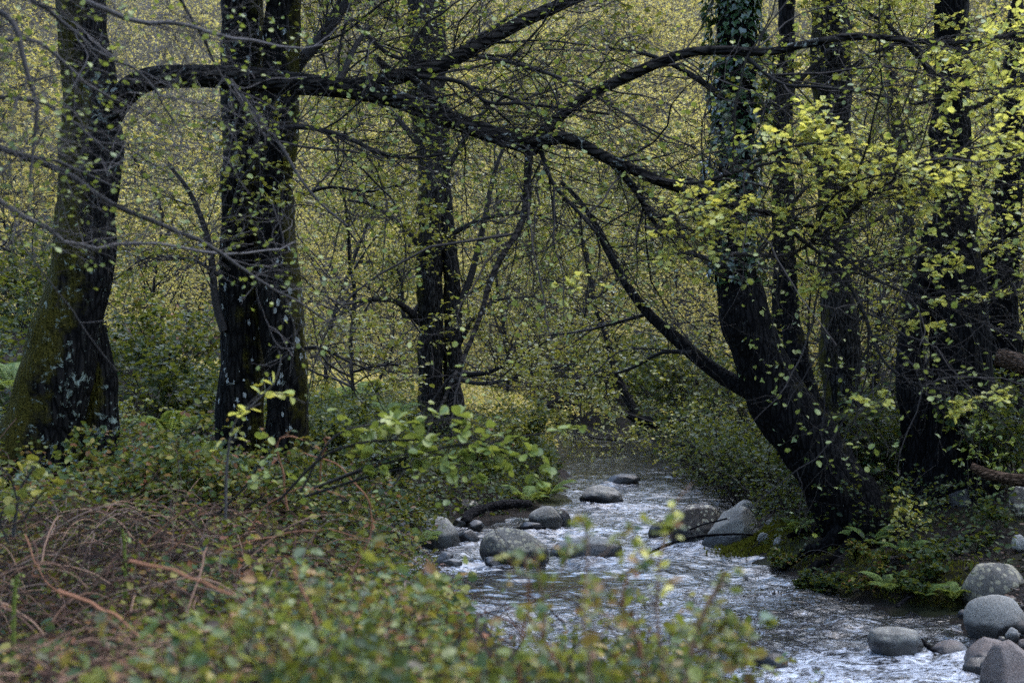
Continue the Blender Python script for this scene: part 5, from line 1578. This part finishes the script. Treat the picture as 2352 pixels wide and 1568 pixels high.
log('fallen_log', [(1066, 1200), (1080, 1180), (1110, 1166), (1150, 1160), (1185, 1157), (1216, 1156)], (19.2, 20.4), (26, 18), M['log'], 'black curved log lying along the left bank behind the boulders', 'log', 81)
log('fallen_stick', [(1143, 1222), (1175, 1215), (1205, 1212), (1232, 1210), (1254, 1212)], (16.35, 16.35), (6, 8), M['log'], 'short black stick with pale broken ends on the large domed boulder', 'stick', 82, amp=.004, sides=10, K=24)
log('fallen_log', [(2290, 820), (2330, 832), (2380, 850), (2460, 880)], (15.5, 15.2), (34, 46), M['wood'], 'broken brown limb jutting in at the right edge halfway up', 'log', 83, amp=.02)
log('fallen_log', [(2230, 1070), (2270, 1088), (2320, 1098), (2400, 1110)], (14.8, 14.6), (20, 30), M['wood'], 'broken pale brown log lying at the right edge before the stout trunk', 'log', 84, amp=.015)
log('fallen_stick', [(2110, 1290), (2130, 1300), (2150, 1306), (2170, 1316)], (13.7, 13.5), (6, 8), M['wood'], 'orange-brown broken stick on the dark bank above the ferns', 'stick', 85, amp=.004, sides=10, K=24)
log('driftwood', [(2098, 1462), (2115, 1470), (2130, 1482), (2148, 1498)], (11.5, 11.3), (22, 12), M['log'], 'black driftwood chunk jammed at the right end of the flat-topped boulder', 'driftwood', 86, amp=.012, sides=14, K=30)
log('fallen_branch', [(1584, 1216 + 0), (1620, 1190 + 12), (1640, 1198), (1670, 1190)], (16.4, 16.4), (4, 4), M['log'], 'thin dark twig caught against the angular boulders', 'stick', 87, amp=.002, sides=8, K=24)
log('fallen_branch', [(1486, 1272), (1540, 1248), (1600, 1232), (1680, 1226), (1730, 1228)], (16.4, 16.9), (8, 5), M['log'], 'long black branch trailing in the water before the angular boulders', 'branch', 88, amp=.004, sides=10, K=40)
log('fallen_branch', [(1550, 1020), (1600, 1030), (1660, 1080), (1740, 1110)], (23, 22), (7, 9), M['log'], 'dark bare branch hanging over the right edge of the upper stream', 'branch', 89, amp=.004, sides=10, K=40)
log('fallen_stick', [(2060, 1392), (2080, 1376), (2100, 1366)], (13.2, 13.3), (8, 6), M['log'], 'small black stick slanting into the water under the right bank', 'stick', 90, amp=.003, sides=10, K=24)

# ------------------------------------------------------------------ light, air, camera
sun_el, sun_az = math.radians(68), math.radians(60)      # azimuth from +Y towards +X
w = bpy.data.worlds.new('World')
bpy.context.scene.world = w
w.use_nodes = True
wt = w.node_tree
bg = wt.nodes['Background']
sk = wt.nodes.new('ShaderNodeTexSky')
sk.sky_type = 'NISHITA'
sk.sun_disc = False
sk.sun_elevation = sun_el
sk.sun_rotation = sun_az
sk.air_density = 1.0
sk.dust_density = 1.0
wt.links.new(sk.outputs[0], bg.inputs[0])
bg.inputs[1].default_value = .15
sl = bpy.data.lights.new('sun', 'SUN')
sl.energy = .8
sl.angle = math.radians(90)
sl.color = (1, .96, .9)
so = bpy.data.objects.new('sun', sl)
C.objects.link(so)
from mathutils import Vector
so.rotation_euler = Vector((-math.sin(sun_az) * math.cos(sun_el), -math.cos(sun_az) * math.cos(sun_el), -math.sin(sun_el))).to_track_quat('-Z', 'Y').to_euler()

cam = bpy.data.cameras.new('camera')
cam.lens = 50
cam.sensor_width = 36
cam.clip_end = 500
cam.dof.use_dof = True
cam.dof.focus_distance = 17
cam.dof.aperture_fstop = 2.9
co = bpy.data.objects.new('camera', cam)
C.objects.link(co)
co.location = (0, 0, H)
co.rotation_euler = (math.pi / 2, 0, 0)
sc = bpy.context.scene
sc.camera = co
sc.view_settings.view_transform = 'Standard'
sc.view_settings.look = 'None'
sc.view_settings.exposure = 2.75
sc.cycles.use_denoising = False
sc.cycles.max_bounces = 6
sc.cycles.diffuse_bounces = 3
sc.cycles.glossy_bounces = 3
sc.cycles.transmission_bounces = 4
